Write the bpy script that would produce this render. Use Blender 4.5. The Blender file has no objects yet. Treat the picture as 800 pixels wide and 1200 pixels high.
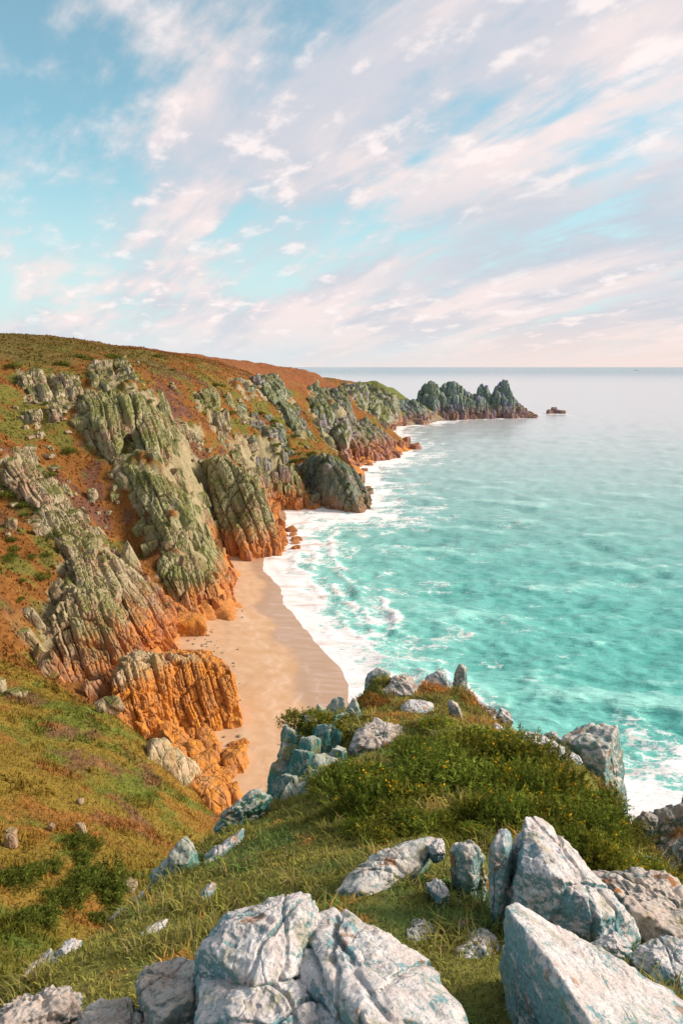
import bpy, bmesh, math, random
import numpy as np
from mathutils import Vector, Matrix

R = math.radians
rng = np.random.default_rng(7)
random.seed(7)
scene = bpy.context.scene
col = scene.collection

# ------------------------------------------------------------------ camera
EYE = 60.0
PITCH, FPX = R(12.0), 800.0            # photo pixels (800 x 1200)
cam = bpy.data.cameras.new('camera'); cam_o = bpy.data.objects.new('camera', cam); col.objects.link(cam_o)
cam.sensor_fit = 'VERTICAL'; cam.sensor_height = 36.0; cam.lens = 24.0
cam.clip_start = 0.1; cam.clip_end = 200000
cam_o.location = (0, 0, EYE); cam_o.rotation_euler = (R(90) - PITCH, 0, 0)
scene.camera = cam_o

# ------------------------------------------------------------------ light
SUN_DIR = Vector((0.86, 0.10, 0.50)).normalized()
SUN_EL = math.asin(SUN_DIR.z); SUN_AZ = math.atan2(SUN_DIR.x, SUN_DIR.y)
sun = bpy.data.lights.new('sun', 'SUN'); sun.energy = 3.15; sun.angle = R(17.0); sun.color = (1.0, 0.875, 0.75)
sun_o = bpy.data.objects.new('sun', sun); col.objects.link(sun_o)
sun_o.rotation_euler = SUN_DIR.to_track_quat('Z', 'Y').to_euler(); sun_o.location = (60, 0, 120)

vs = scene.view_settings
vs.view_transform = 'Standard'; vs.look = 'None'; vs.gamma = 1.0; vs.exposure = 0.92; vs.use_curve_mapping = False

# ------------------------------------------------------------------ node helper
class NT:
    def __init__(s, tree): s.t = tree; tree.nodes.clear()
    def n(s, typ, **kw):
        nd = s.t.nodes.new(typ)
        for k, v in kw.items(): setattr(nd, k, v)
        return nd
    def put(s, sock, v):
        if hasattr(v, 'links') or isinstance(v, bpy.types.NodeSocket): s.t.links.new(v, sock)
        elif v is not None: sock.default_value = v
    def math(s, op, a, b=None, c=None, clamp=False):
        nd = s.n('ShaderNodeMath', operation=op, use_clamp=clamp)
        s.put(nd.inputs[0], a)
        if b is not None: s.put(nd.inputs[1], b)
        if c is not None: s.put(nd.inputs[2], c)
        return nd.outputs[0]
    def vmath(s, op, a, b=None, scale=None):
        nd = s.n('ShaderNodeVectorMath', operation=op)
        s.put(nd.inputs[0], a)
        if b is not None: s.put(nd.inputs[1], b)
        if scale is not None: s.put(nd.inputs[3], scale)
        return nd.outputs[0]
    def noise(s, vec, scale, detail=4, rough=0.55, dist=0.0, dim='3D'):
        nd = s.n('ShaderNodeTexNoise', noise_dimensions=dim)
        s.put(nd.inputs['Vector'], vec)
        nd.inputs['Scale'].default_value = scale; nd.inputs['Detail'].default_value = detail
        nd.inputs['Roughness'].default_value = rough; nd.inputs['Distortion'].default_value = dist
        return nd.outputs[0]
    def voro(s, vec, scale, feature='F1', rand=1.0):
        nd = s.n('ShaderNodeTexVoronoi', feature=feature)
        s.put(nd.inputs['Vector'], vec); nd.inputs['Scale'].default_value = scale; nd.inputs['Randomness'].default_value = rand
        return nd.outputs['Distance']
    def step(s, v, a, b, lo=0.0, hi=1.0, smooth=True):
        nd = s.n('ShaderNodeMapRange', interpolation_type='SMOOTHSTEP' if smooth else 'LINEAR', clamp=True)
        s.put(nd.inputs['Value'], v); s.put(nd.inputs['From Min'], a); s.put(nd.inputs['From Max'], b)
        s.put(nd.inputs['To Min'], lo); s.put(nd.inputs['To Max'], hi)
        return nd.outputs[0]
    def mix(s, f, a, b, blend='MIX'):
        nd = s.n('ShaderNodeMix', data_type='RGBA', blend_type=blend)
        s.put(nd.inputs[0], f); s.put(nd.inputs[6], a); s.put(nd.inputs[7], b)
        return nd.outputs[2]
    def attr(s, name, out='Color'):
        nd = s.n('ShaderNodeAttribute', attribute_name=name); return nd.outputs[out]

def c4(r, g, b): return (r, g, b, 1.0)

# ------------------------------------------------------------------ world: Nishita sky plus broken altocumulus
world = bpy.data.worlds.new('World'); scene.world = world; world.use_nodes = True
w = NT(world.node_tree)
sky = w.n('ShaderNodeTexSky', sky_type='NISHITA', sun_disc=False, sun_elevation=SUN_EL, sun_rotation=SUN_AZ,
          altitude=60, air_density=1.0, dust_density=0.8, ozone_density=1.2)
gen = w.n('ShaderNodeTexCoord').outputs['Generated']
sep = w.n('ShaderNodeSeparateXYZ'); w.put(sep.inputs[0], gen)
dx, dy, dz = sep.outputs
dzc = w.math('MAXIMUM', dz, 0.0)
den = w.math('ADD', dzc, 0.24)
px = w.math('DIVIDE', dx, den); py = w.math('DIVIDE', dy, den)
cmb = w.n('ShaderNodeCombineXYZ'); w.put(cmb.inputs[0], px); w.put(cmb.inputs[1], py); cmb.inputs[2].default_value = 3.7
pl = cmb.outputs[0]
# cloud streets run away to the left: stretch the pattern along that heading
sa = w.math('ADD', w.math('MULTIPLY', px, -0.57), w.math('MULTIPLY', py, 0.82)); sb = w.math('ADD', w.math('MULTIPLY', px, 0.82), w.math('MULTIPLY', py, 0.57))
cm2 = w.n('ShaderNodeCombineXYZ'); w.put(cm2.inputs[0], w.math('MULTIPLY', sa, 0.42)); w.put(cm2.inputs[1], w.math('MULTIPLY', sb, 1.15)); cm2.inputs[2].default_value = 5.3
pr = cm2.outputs[0]
cm3 = w.n('ShaderNodeCombineXYZ'); w.put(cm3.inputs[0], w.math('MULTIPLY', sa, 0.75)); w.put(cm3.inputs[1], sb); cm3.inputs[2].default_value = 1.3
big = w.noise(pr, 1.5, 3, 0.5, 0.3)
fine = w.noise(pr, 4.2, 7, 0.58, 0.25)
puff = w.noise(cm3.outputs[0], 8.5, 5, 0.55, 0.15)
dens = w.math('ADD', w.math('MULTIPLY', big, 0.80), w.math('ADD', w.math('MULTIPLY', fine, 0.72), w.math('MULTIPLY', puff, 0.38)))
# more cloud to the right of the view and low down, open gaps to the upper left
side = w.step(w.math('ADD', dx, w.math('MULTIPLY', dzc, -0.45)), -0.60, 0.10, 0.065, 0.275, smooth=False)
low = w.step(dz, 0.20, 0.05, 0.0, 0.09)
dens = w.math('ADD', dens, w.math('ADD', side, low))
cover = w.step(dens, 0.97, 1.26)
skyc = w.mix(1.0, sky.outputs[0], c4(0.95, 1.36, 1.16), 'MULTIPLY')
skyc = w.mix(w.step(dz, 0.30, 0.04, 0.12, 0.85), skyc, c4(4.5, 5.5, 5.75))
band = w.step(w.math('ABSOLUTE', w.math('SUBTRACT', dz, 0.155)), 0.115, 0.02)
grey = w.math('MULTIPLY', w.step(w.noise(pr, 1.3, 4, 0.5, 0.3), 0.33, 0.55), w.math('MULTIPLY', band, w.step(dx, -0.10, 0.22)))
soft = w.step(w.noise(pr, 2.6, 4, 0.5), 0.35, 0.65)
cl_lit = w.mix(w.step(w.math('ADD', w.math('MULTIPLY', fine, 0.6), w.math('MULTIPLY', soft, 0.22)), 0.32, 0.52), c4(4.5, 4.55, 5.0), c4(6.5, 5.55, 5.45))
cl_lit = w.mix(w.math('MULTIPLY', w.step(puff, 0.52, 0.68), 0.8), cl_lit, c4(7.4, 6.5, 6.3))
cloud = w.mix(w.math('MULTIPLY', grey, 0.9), cl_lit, c4(3.8, 4.3, 4.9))
out = w.mix(w.math('MULTIPLY', cover, 0.95), skyc, cloud)
# pale bank along the horizon, peach to the right
hor = w.step(dz, 0.085, 0.0, 0.0, 0.92)
hn = w.math('MULTIPLY', w.math('SUBTRACT', w.noise(pr, 1.5, 4), 0.5), 1.2)
horc = w.mix(w.step(w.math('ADD', dx, hn), -0.2, 0.35), c4(5.0, 5.3, 5.5), c4(6.3, 5.2, 4.85))
out = w.mix(hor, out, horc)
bg = w.n('ShaderNodeBackground'); w.put(bg.inputs['Color'], out); bg.inputs['Strength'].default_value = 0.079
wo = w.n('ShaderNodeOutputWorld'); w.t.links.new(bg.outputs[0], wo.inputs[0])

# ================================================================== numeric helpers
_perm = rng.permutation(256); _perm = np.concatenate([_perm, _perm, _perm])
_g = rng.normal(size=(256, 3)); _g /= np.linalg.norm(_g, axis=1)[:, None]
def perlin(p):
    p = np.asarray(p, float); i = np.floor(p).astype(int); f = p - i; i &= 255
    u = f * f * f * (f * (f * 6 - 15) + 10)
    res = 0
    for cx in (0, 1):
        wx = u[:, 0] if cx else 1 - u[:, 0]
        a = _perm[i[:, 0] + cx]
        for cy in (0, 1):
            wy = u[:, 1] if cy else 1 - u[:, 1]
            b = _perm[a + i[:, 1] + cy]
            for cz in (0, 1):
                wz = u[:, 2] if cz else 1 - u[:, 2]
                g = _g[_perm[b + i[:, 2] + cz] & 255]
                d = g[:, 0] * (f[:, 0] - cx) + g[:, 1] * (f[:, 1] - cy) + g[:, 2] * (f[:, 2] - cz)
                res = res + wx * wy * wz * d
    return res * 1.5
def fbm(p, octs=4, gain=0.5):
    p = np.asarray(p, float); a, r = 1.0, 0
    for k in range(octs):
        r = r + a * perlin(p * (2.03 ** k) + 17.3 * k); a *= gain
    return r
def n2(x, y, s, octs=4, seed=0.0, gain=0.5):
    return fbm(np.stack([x / s, y / s, np.full_like(x, seed + 0.37)], 1), octs, gain)
def sstep(x, a, b):
    t = np.clip((x - a) / (b - a), 0, 1); return t * t * (3 - 2 * t)
def voronoi2(x, y, s, seed=0):
    """nearest jittered cell: centre x, centre y, random value of the cell"""
    gx, gy = np.floor(x / s).astype(int), np.floor(y / s).astype(int)
    best = np.full(x.shape, 1e18); bx = np.zeros_like(x); by = np.zeros_like(x); br = np.zeros_like(x)
    for a in (-1, 0, 1):
        for b in (-1, 0, 1):
            cx, cy = gx + a, gy + b
            h = _perm[(_perm[(cx + seed) & 255] + cy) & 255]; h2 = _perm[h + 57]; h3 = _perm[h2 + 113]
            qx = (cx + 0.1 + 0.8 * h / 255.) * s; qy = (cy + 0.1 + 0.8 * h2 / 255.) * s
            d = (x - qx) ** 2 + (y - qy) ** 2
            m = d < best
            best[m] = d[m]; bx[m] = qx[m]; by[m] = qy[m]; br[m] = (h3 / 255.)[m]
    return bx, by, br

def hash01(a, b=0.0, c=0.0):
    return np.abs(np.sin(a * 127.1 + b * 311.7 + c * 74.7) * 43758.5453) % 1.0
def joint_set(a, s, seed):
    """index of the slab and distance to its nearest bounding joint, for one set of parallel joints of uneven spacing"""
    i = np.floor(a / s); best = np.full(a.shape, 1e9); lo = np.zeros_like(a)
    idx = np.zeros_like(a)
    for k in (-1, 0, 1, 2):
        pos_ = (i + k + 0.75 * (hash01(i + k, seed) - 0.5)) * s
        best = np.minimum(best, np.abs(a - pos_)); idx += (a >= pos_)
    return i + idx, best
def jointed(V, nrm, axis_v, s, amp, ledge, seed):
    """relief of jointed granite: columns along an axis, broken by cross joints, with open cracks between"""
    ax_ = np.array(axis_v, float); ax_ /= np.linalg.norm(ax_)
    e1 = np.cross(ax_, [-0.50, 0.87, 0.05]); e1 /= np.linalg.norm(e1); e2 = np.cross(ax_, e1)
    d = np.zeros(len(V))
    wv = np.c_[fbm(V / (3.5 * s), 3), fbm(V / (3.5 * s) + 40, 3)] * 0.20 * s
    for k, (sc, am) in enumerate(((1.0, 1.0), (0.42, 0.34))):
        a = V @ e1 + wv[:, 0]; b = (V @ e2) * 0.75 + wv[:, 1]; h = V @ ax_ + wv[:, 0] * 0.8
        ia, ea = joint_set(a, s * sc, seed + 17.0 * k)
        ib, eb = joint_set(b + hash01(ia, seed) * s * sc, s * sc * 1.25, seed + 5.0 + 17 * k)
        r = hash01(ia, ib, seed); e = np.minimum(ea, eb)
        q = h / (ledge * sc * (0.7 + 0.6 * r)) + r * 7.3
        pc = np.floor(q); rr = hash01(pc, r * 50.0)
        fr = np.minimum(q - pc, 1 - (q - pc)) * ledge * sc
        tilt_ = (a / (s * sc) - ia) * (hash01(ia, ib, 3.0) - 0.5) + (q - pc - 0.5) * (hash01(ib, pc) - 0.5)
        d += am * amp * 0.55 * np.clip(tilt_, -1, 1)
        d += am * amp * ((r - 0.5) * 1.1 + (rr - 0.5) * 0.9)
        d -= am * amp * (0.95 * np.exp(-(e / (0.10 * s * sc)) ** 2) + 0.45 * np.exp(-(fr / (0.09 * s * sc)) ** 2))
    d += amp * 0.45 * fbm(V / (2.6 * s), 2) + amp * 0.12 * fbm(V / (0.25 * s), 3)
    return V + nrm * d[:, None]

CP, SP = math.cos(PITCH), math.sin(PITCH)
def ray(u, v):
    x, y = (u - 400) / FPX, (600 - v) / FPX
    return np.array([x, CP + y * SP, -SP + y * CP])
def at(u, v, Y):
    """world point seen at photo pixel (u, v), Y metres ahead of the camera"""
    d = ray(u, v); return d * (Y / d[1]) + np.array([0, 0, EYE])
def sea_at(u, v, z=0.0):
    d = ray(u, v); return d * ((z - EYE) / d[2]) + np.array([0, 0, EYE])
def project(P):
    q = P - np.array([0, 0, EYE])
    f = q[:, 1] * CP - q[:, 2] * SP; up = q[:, 1] * SP + q[:, 2] * CP
    f = np.where(f < 0.05, 0.05, f)
    return 400 + FPX * q[:, 0] / f, 600 - FPX * up / f
def in_poly(u, v, poly):
    c = np.zeros(u.shape, bool); n = len(poly)
    for i in range(n):
        (x0, y0), (x1, y1) = poly[i], poly[(i + 1) % n]
        if y0 == y1: continue
        m = ((y0 > v) != (y1 > v)) & (u < (x1 - x0) * (v - y0) / (y1 - y0) + x0)
        c ^= m
    return c
def seg_dist(x, y, line):
    d = np.full(x.shape, 1e9)
    for (ax, ay), (bx, by) in zip(line[:-1], line[1:]):
        vx, vy = bx - ax, by - ay; L = vx * vx + vy * vy + 1e-9
        t = np.clip(((x - ax) * vx + (y - ay) * vy) / L, 0, 1)
        d = np.minimum(d, np.hypot(x - ax - t * vx, y - ay - t * vy))
    return d
class RBF:
    def __init__(s, pts, c=2.0, smooth=0.0):
        P = np.array(pts, float); s.p = P[:, :2]; s.c = c; n = len(P)
        K = s.k(s.p, s.p) - smooth * np.eye(n); A = np.zeros((n + 3, n + 3)); A[:n, :n] = K
        Q = np.c_[np.ones(n), s.p]; A[:n, n:] = Q; A[n:, :n] = Q.T
        s.w = np.linalg.solve(A, np.r_[P[:, 2], 0, 0, 0])
    def k(s, a, b): return np.sqrt(((a[:, None, :] - b[None]) ** 2).sum(2) + s.c ** 2)
    def __call__(s, x, y):
        out = np.empty(x.shape); p = np.c_[x, y]; n = len(s.p)
        for i in range(0, len(x), 20000):
            q = p[i:i + 20000]
            out[i:i + 20000] = s.k(q, s.p) @ s.w[:n] + s.w[n] + q @ s.w[n + 1:]
        return out

# ================================================================== object helpers
def tag(o, label=None, cat=None, group=None, kind=None):
    if label: o['label'] = label
    if cat: o['category'] = cat
    if group: o['group'] = group
    if kind: o['kind'] = kind
    return o
def make_mesh(name, V, F, mat, parent=None, smooth=False, colors=None, attrs=None):
    """V (n,3); F (m,k) with k = 3 or 4"""
    V = np.asarray(V, np.float32); F = np.asarray(F, np.int32)
    me = bpy.data.meshes.new(name)
    me.vertices.add(len(V)); me.vertices.foreach_set('co', V.ravel())
    k = F.shape[1]
    me.loops.add(F.size); me.loops.foreach_set('vertex_index', F.ravel())
    me.polygons.add(len(F)); me.polygons.foreach_set('loop_start', np.arange(0, F.size, k, dtype=np.int32))
    me.update(calc_edges=True)
    me.polygons.foreach_set('use_smooth', np.full(len(F), smooth, bool))
    if colors is not None:
        a = me.attributes.new('Col', 'FLOAT_COLOR', 'POINT')
        a.data.foreach_set('color', np.c_[colors, np.ones(len(V))].astype(np.float32).ravel())
    for nm, val in (attrs or {}).items():
        a = me.attributes.new(nm, 'FLOAT', 'POINT'); a.data.foreach_set('value', np.asarray(val, np.float32))
    me.materials.append(mat)
    o = bpy.data.objects.new(name, me); col.objects.link(o)
    if parent: o.parent = parent
    return o
def grid_faces(nx, ny):
    i = np.arange(ny - 1)[:, None] * nx + np.arange(nx - 1)[None]
    i = i.ravel(); return np.c_[i, i + 1, i + nx + 1, i + nx]
_cs = {}
def cube_sphere(n):
    if n in _cs: return _cs[n]
    t = np.tan(np.linspace(-1, 1, n + 1) * math.pi / 4)
    V, F = [], []
    for ax in range(3):
        for s in (1, -1):
            a, b = np.meshgrid(t, t)
            p = np.zeros((a.size, 3)); p[:, ax] = s; p[:, (ax + 1) % 3] = a.ravel() * s; p[:, (ax + 2) % 3] = b.ravel()
            F.append(grid_faces(n + 1, n + 1) + len(V) * (n + 1) ** 2); V.append(p)
    V = np.concatenate(V); F = np.concatenate(F)
    key = np.round(V * 1e5).astype(np.int64)
    _, idx, inv = np.unique(key, axis=0, return_index=True, return_inverse=True)
    V = V[idx]; F = inv.ravel()[F]
    V /= np.linalg.norm(V, axis=1)[:, None]
    _cs[n] = (V, F); return _cs[n]
def hull_planes(pts):
    bm = bmesh.new()
    for p in pts: bm.verts.new(p)
    r = bmesh.ops.convex_hull(bm, input=bm.verts)
    bmesh.ops.recalc_face_normals(bm, faces=bm.faces)
    c = np.mean([np.array(v.co) for v in bm.verts if v.link_faces], axis=0)
    N, D = [], []
    for f in bm.faces:
        n = np.array(f.normal)
        if f.calc_area() < 1e-7: continue
        d = n @ (np.array(f.verts[0].co) - c)
        if d < 0: n, d = -n, -d
        N.append(n); D.append(max(d, 1e-3))
    bm.free()
    return c, np.array(N), np.array(D)
def star(N, D, n, p):
    """points on the rounded convex body {x: N x <= D}"""
    U, F = cube_sphere(n)
    q = np.maximum(U @ N.T, 0) / D[None]
    r = (q ** p).sum(1) ** (-1.0 / p)
    return U * r[:, None], F

# ================================================================== materials
def principled(nt, color, rough=0.85, bump=None, bump_s=0.3, bump_d=0.05, spec=0.3, extra=None):
    b = nt.n('ShaderNodeBsdfPrincipled')
    nt.put(b.inputs['Base Color'], color); nt.put(b.inputs['Roughness'], rough)
    nt.put(b.inputs['Specular IOR Level'], spec)
    if bump is not None:
        bn = nt.n('ShaderNodeBump'); bn.inputs['Strength'].default_value = bump_s; bn.inputs['Distance'].default_value = bump_d
        nt.put(bn.inputs['Height'], bump); nt.put(b.inputs['Normal'], bn.outputs[0])
    o = nt.n('ShaderNodeOutputMaterial'); nt.t.links.new(b.outputs[0], o.inputs[0])
    return b
def new_mat(name):
    m = bpy.data.materials.new(name); m.use_nodes = True
    return m, NT(m.node_tree)

def near_rock(name, base, pale, dark, rust=0.5, green=0.25, seed=0.0, k=1.0):
    """close granite: blue-grey stone under pale crustose lichen, dark specks, olive moss and rust spots"""
    m, t = new_mat(name)
    pos = t.n('ShaderNodeNewGeometry').outputs['Position']
    p = t.vmath('ADD', pos, (seed, seed * 1.7, seed * 0.6))
    nb = t.noise(p, 2.2 * k, 3, 0.55, 0.3); nm = t.noise(p, 9 * k, 6, 0.66, 0.4); nf = t.noise(p, 42 * k, 4, 0.65)
    c = t.mix(t.step(nf, 0.35, 0.65), base, tuple(min(1, x * 1.35) for x in base[:3]) + (1,))
    cov = t.math('ADD', t.math('ADD', t.math('MULTIPLY', nb, 0.62), t.math('MULTIPLY', nm, 0.85)), t.math('MULTIPLY', nf, 0.42))
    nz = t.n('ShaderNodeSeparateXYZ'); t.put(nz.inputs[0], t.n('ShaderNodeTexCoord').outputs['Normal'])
    cov = t.math('ADD', cov, t.math('MULTIPLY', t.math('SUBTRACT', nz.outputs[2], 0.30), 0.22))     # crusts spread over the flatter tops; steep faces keep teal, shade put into colour
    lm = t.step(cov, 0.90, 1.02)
    palev = t.mix(t.step(t.noise(p, 5.5 * k, 3), 0.4, 0.62), pale, (pale[0] * 0.93, pale[1] * 0.84, pale[2] * 0.80, 1))
    palev = t.mix(t.math('MULTIPLY', t.step(nf, 0.42, 0.64), 0.6), palev, c4(0.36, 0.34, 0.32))
    palev = t.mix(t.math('MULTIPLY', t.step(t.noise(p, 70 * k, 2, 0.5), 0.56, 0.66), 0.5), palev, c4(0.24, 0.24, 0.24))
    c = t.mix(lm, c, palev)
    sp = t.math('MULTIPLY', t.step(t.noise(p, 26 * k, 3, 0.6, 0.8), 0.585, 0.64), t.step(nm, 0.42, 0.52))
    c = t.mix(t.math('MULTIPLY', sp, 0.55), c, dark)
    gm = t.math('MULTIPLY', t.step(t.noise(p, 3.6 * k, 5, 0.62, 0.5), 0.55, 0.66), green)
    c = t.mix(gm, c, c4(0.20, 0.20, 0.075))
    rm = t.math('MULTIPLY', t.step(t.noise(t.vmath('ADD', p, (9.1, 3.3, 5.7)), 3.1 * k, 4, 0.6), 0.60, 0.66), rust)
    c = t.mix(rm, c, c4(0.30, 0.12, 0.03))
    cr = t.step(t.voro(t.vmath('ADD', p, t.vmath('SCALE', t.n('ShaderNodeTexNoise').outputs[1], scale=0.2)), 1.6 * k, 'DISTANCE_TO_EDGE'), 0.0, 0.03)
    h = t.math('ADD', t.math('ADD', t.math('MULTIPLY', nm, 0.8), t.math('MULTIPLY', nf, 0.35)), t.math('MULTIPLY', lm, 0.12))
    h = t.math('ADD', h, t.math('MULTIPLY', cr, 0.25))
    principled(t, c, 0.9, h, 0.75, 0.035 / k, 0.2)
    return m

def cliff_rock(name, base, pale, dark, moss, orange_lo, orange_hi, orange=c4(0.52, 0.19, 0.045), moss_amt=0.6, seed=0.0, sc=1.0, wob=1.0, ledge=0.9):
    """jointed sea-cliff granite: lichened above, bare orange granite near the water line"""
    m, t = new_mat(name)
    pos = t.n('ShaderNodeNewGeometry').outputs['Position']
    p = t.vmath('ADD', pos, (seed, seed, 0.0))
    z = t.n('ShaderNodeSeparateXYZ'); t.put(z.inputs[0], pos)
    st = t.vmath('MULTIPLY', p, (1.0, 1.0, 0.35))
    nb = t.noise(p, 0.11 * sc, 4, 0.55); nm = t.noise(st, 0.55 * sc, 6, 0.65, 0.3); nf = t.noise(st, 2.6 * sc, 5, 0.66)
    c = t.mix(t.step(nm, 0.36, 0.60), base, pale)
    c = t.mix(t.math('MULTIPLY', t.step(nf, 0.52, 0.68), 0.6), c, dark)
    mm = t.math('MULTIPLY', t.step(t.math('ADD', t.math('MULTIPLY', nb, 0.7), t.math('MULTIPLY', nm, 0.4)), 0.50, 0.66), moss_amt)
    c = t.mix(mm, c, moss)
    oz = t.math('ADD', z.outputs[2], t.math('MULTIPLY', t.math('SUBTRACT', t.math('ADD', t.math('MULTIPLY', t.noise(p, 0.16, 4, 0.6), 0.75), t.math('MULTIPLY', nm, 0.35)), 0.5), (1.1 * (orange_hi - orange_lo) + 6) * wob))
    of = t.step(oz, orange_hi, orange_lo)
    oc = t.mix(t.step(nm, 0.38, 0.66), orange, c4(orange[0] * 0.72, orange[1] * 0.80, orange[2] * 1.9))
    oc = t.mix(t.math('MULTIPLY', t.step(nf, 0.50, 0.70), 0.5), oc, c4(0.16, 0.075, 0.04))
    tan = t.math('MULTIPLY', t.step(t.noise(t.vmath('ADD', p, (40, 11, 7)), 0.09 * sc, 4, 0.6), 0.50, 0.62), 0.65)
    c = t.mix(tan, c, c4(orange[0] * 0.72, orange[1] * 1.15, orange[2] * 3.2))
    c = t.mix(of, c, oc)
    nz = t.n('ShaderNodeSeparateXYZ'); t.put(nz.inputs[0], t.n('ShaderNodeTexCoord').outputs['Normal'])
    gn = t.math('ADD', nz.outputs[2], t.math('MULTIPLY', t.math('SUBTRACT', t.noise(p, 0.22 * sc, 4, 0.6), 0.5), 1.5))   # turf on the ledges
    gl = t.math('MULTIPLY', t.step(gn, 0.62, 0.82), t.math('MULTIPLY', ledge, t.math('SUBTRACT', 1.0, t.math('MULTIPLY', of, 0.8))))
    c = t.mix(gl, c, t.mix(t.step(nf, 0.4, 0.6), c4(0.085, 0.105, 0.02), c4(0.18, 0.155, 0.035)))
    jt = t.voro(t.vmath('MULTIPLY', t.vmath('ADD', p, t.vmath('SCALE', t.vmath('MULTIPLY', pos, (0, 0, 1)), scale=0.0)), (1.0, 1.0, 0.30)), 0.55 * sc, 'DISTANCE_TO_EDGE')
    h = t.math('ADD', t.math('ADD', t.math('MULTIPLY', nm, 1.0), t.math('MULTIPLY', nf, 0.6)), t.math('MULTIPLY', t.step(jt, 0.0, 0.10), 0.5))
    principled(t, c, 0.9, h, 0.9, 0.6 / sc, 0.2)
    return m

def attr_mat(name, rough=0.9, bump_scale=3.0, bump_d=0.12, var=0.35, trans=0.0):
    m, t = new_mat(name)
    pos = t.n('ShaderNodeNewGeometry').outputs['Position']
    a = t.attr('Col')
    n = t.noise(pos, bump_scale, 5, 0.65); nn = t.noise(pos, bump_scale * 4, 4, 0.65)
    f = t.step(t.math('ADD', t.math('MULTIPLY', n, 0.6), t.math('MULTIPLY', nn, 0.5)), 0.35, 0.75, 1.0 - var, 1.0 + var, smooth=False)
    c = t.vmath('SCALE', a, scale=f)
    b = principled(t, c, rough, t.math('ADD', n, t.math('MULTIPLY', nn, 0.5)), 0.9, bump_d, 0.12)
    return m
def leaf_mat(name, trans=0.25):
    m, t = new_mat(name)
    a = t.attr('Col')
    d = t.n('ShaderNodeBsdfDiffuse'); t.put(d.inputs[0], a)
    tr = t.n('ShaderNodeBsdfTranslucent'); t.put(tr.inputs[0], a)
    mx = t.n('ShaderNodeMixShader'); mx.inputs[0].default_value = trans
    t.t.links.new(d.outputs[0], mx.inputs[1]); t.t.links.new(tr.outputs[0], mx.inputs[2])
    o = t.n('ShaderNodeOutputMaterial'); t.t.links.new(mx.outputs[0], o.inputs[0])
    return m

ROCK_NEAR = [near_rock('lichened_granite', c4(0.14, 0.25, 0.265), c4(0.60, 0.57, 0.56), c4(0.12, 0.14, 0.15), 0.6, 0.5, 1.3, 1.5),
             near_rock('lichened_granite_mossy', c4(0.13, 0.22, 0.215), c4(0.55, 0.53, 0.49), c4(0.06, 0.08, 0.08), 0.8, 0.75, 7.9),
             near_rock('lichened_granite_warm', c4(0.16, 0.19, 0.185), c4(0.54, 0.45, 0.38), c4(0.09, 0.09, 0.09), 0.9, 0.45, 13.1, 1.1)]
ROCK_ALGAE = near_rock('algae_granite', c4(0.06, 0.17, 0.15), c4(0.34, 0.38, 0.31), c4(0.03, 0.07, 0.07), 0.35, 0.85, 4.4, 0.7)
ROCK_OLIVE = cliff_rock('olive_lichen_cliff', c4(0.23, 0.22, 0.10), c4(0.42, 0.365, 0.215), c4(0.08, 0.09, 0.06), c4(0.15, 0.17, 0.04), 4, 14)
ROCK_PALE = cliff_rock('pale_lichen_cliff', c4(0.29, 0.235, 0.135), c4(0.47, 0.385, 0.26), c4(0.12, 0.08, 0.05), c4(0.19, 0.185, 0.055), 8, 18, moss_amt=0.55, seed=30)
ROCK_TEAL = cliff_rock('grey_green_cliff', c4(0.18, 0.215, 0.155), c4(0.345, 0.345, 0.245), c4(0.07, 0.09, 0.08), c4(0.12, 0.15, 0.05), 8, 22, orange=c4(0.44, 0.20, 0.085), moss_amt=0.5, seed=55, sc=0.6)
ROCK_DUSK = cliff_rock('dark_green_cliff', c4(0.12, 0.165, 0.14), c4(0.25, 0.255, 0.19), c4(0.05, 0.07, 0.07), c4(0.11, 0.14, 0.04), -4, 10, orange=c4(0.42, 0.19, 0.07), moss_amt=0.45, seed=66, sc=0.7)
ROCK_FAR = cliff_rock('far_headland_granite', c4(0.165, 0.235, 0.205), c4(0.32, 0.36, 0.30), c4(0.08, 0.12, 0.11), c4(0.14, 0.16, 0.06), 4, 20, orange=c4(0.36, 0.21, 0.12), moss_amt=0.3, seed=80, sc=0.4)
ROCK_TAN = cliff_rock('tan_stone', c4(0.30, 0.22, 0.13), c4(0.42, 0.32, 0.22), c4(0.13, 0.09, 0.06), c4(0.18, 0.17, 0.06), -30, -20, moss_amt=0.5, seed=40, sc=2.5, ledge=0.2)
ROCK_ORANGE = cliff_rock('orange_granite', c4(0.46, 0.30, 0.14), c4(0.58, 0.44, 0.30), c4(0.14, 0.08, 0.05), c4(0.22, 0.20, 0.06), 10.4, 13.0, orange=c4(0.60, 0.235, 0.038), wob=0.45, ledge=0.25, moss_amt=0.55, seed=12, sc=1.4)
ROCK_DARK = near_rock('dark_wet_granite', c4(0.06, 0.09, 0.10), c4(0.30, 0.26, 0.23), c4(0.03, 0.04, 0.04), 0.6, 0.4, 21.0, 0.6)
HILL = attr_mat('hillside_turf', 0.95, 1.2, 0.35, 0.40)
TURF = attr_mat('headland_turf', 0.95, 6.0, 0.05, 0.35)
LEAF = leaf_mat('leaves'); BLADE = leaf_mat('grass_blades', 0.3)

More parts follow.
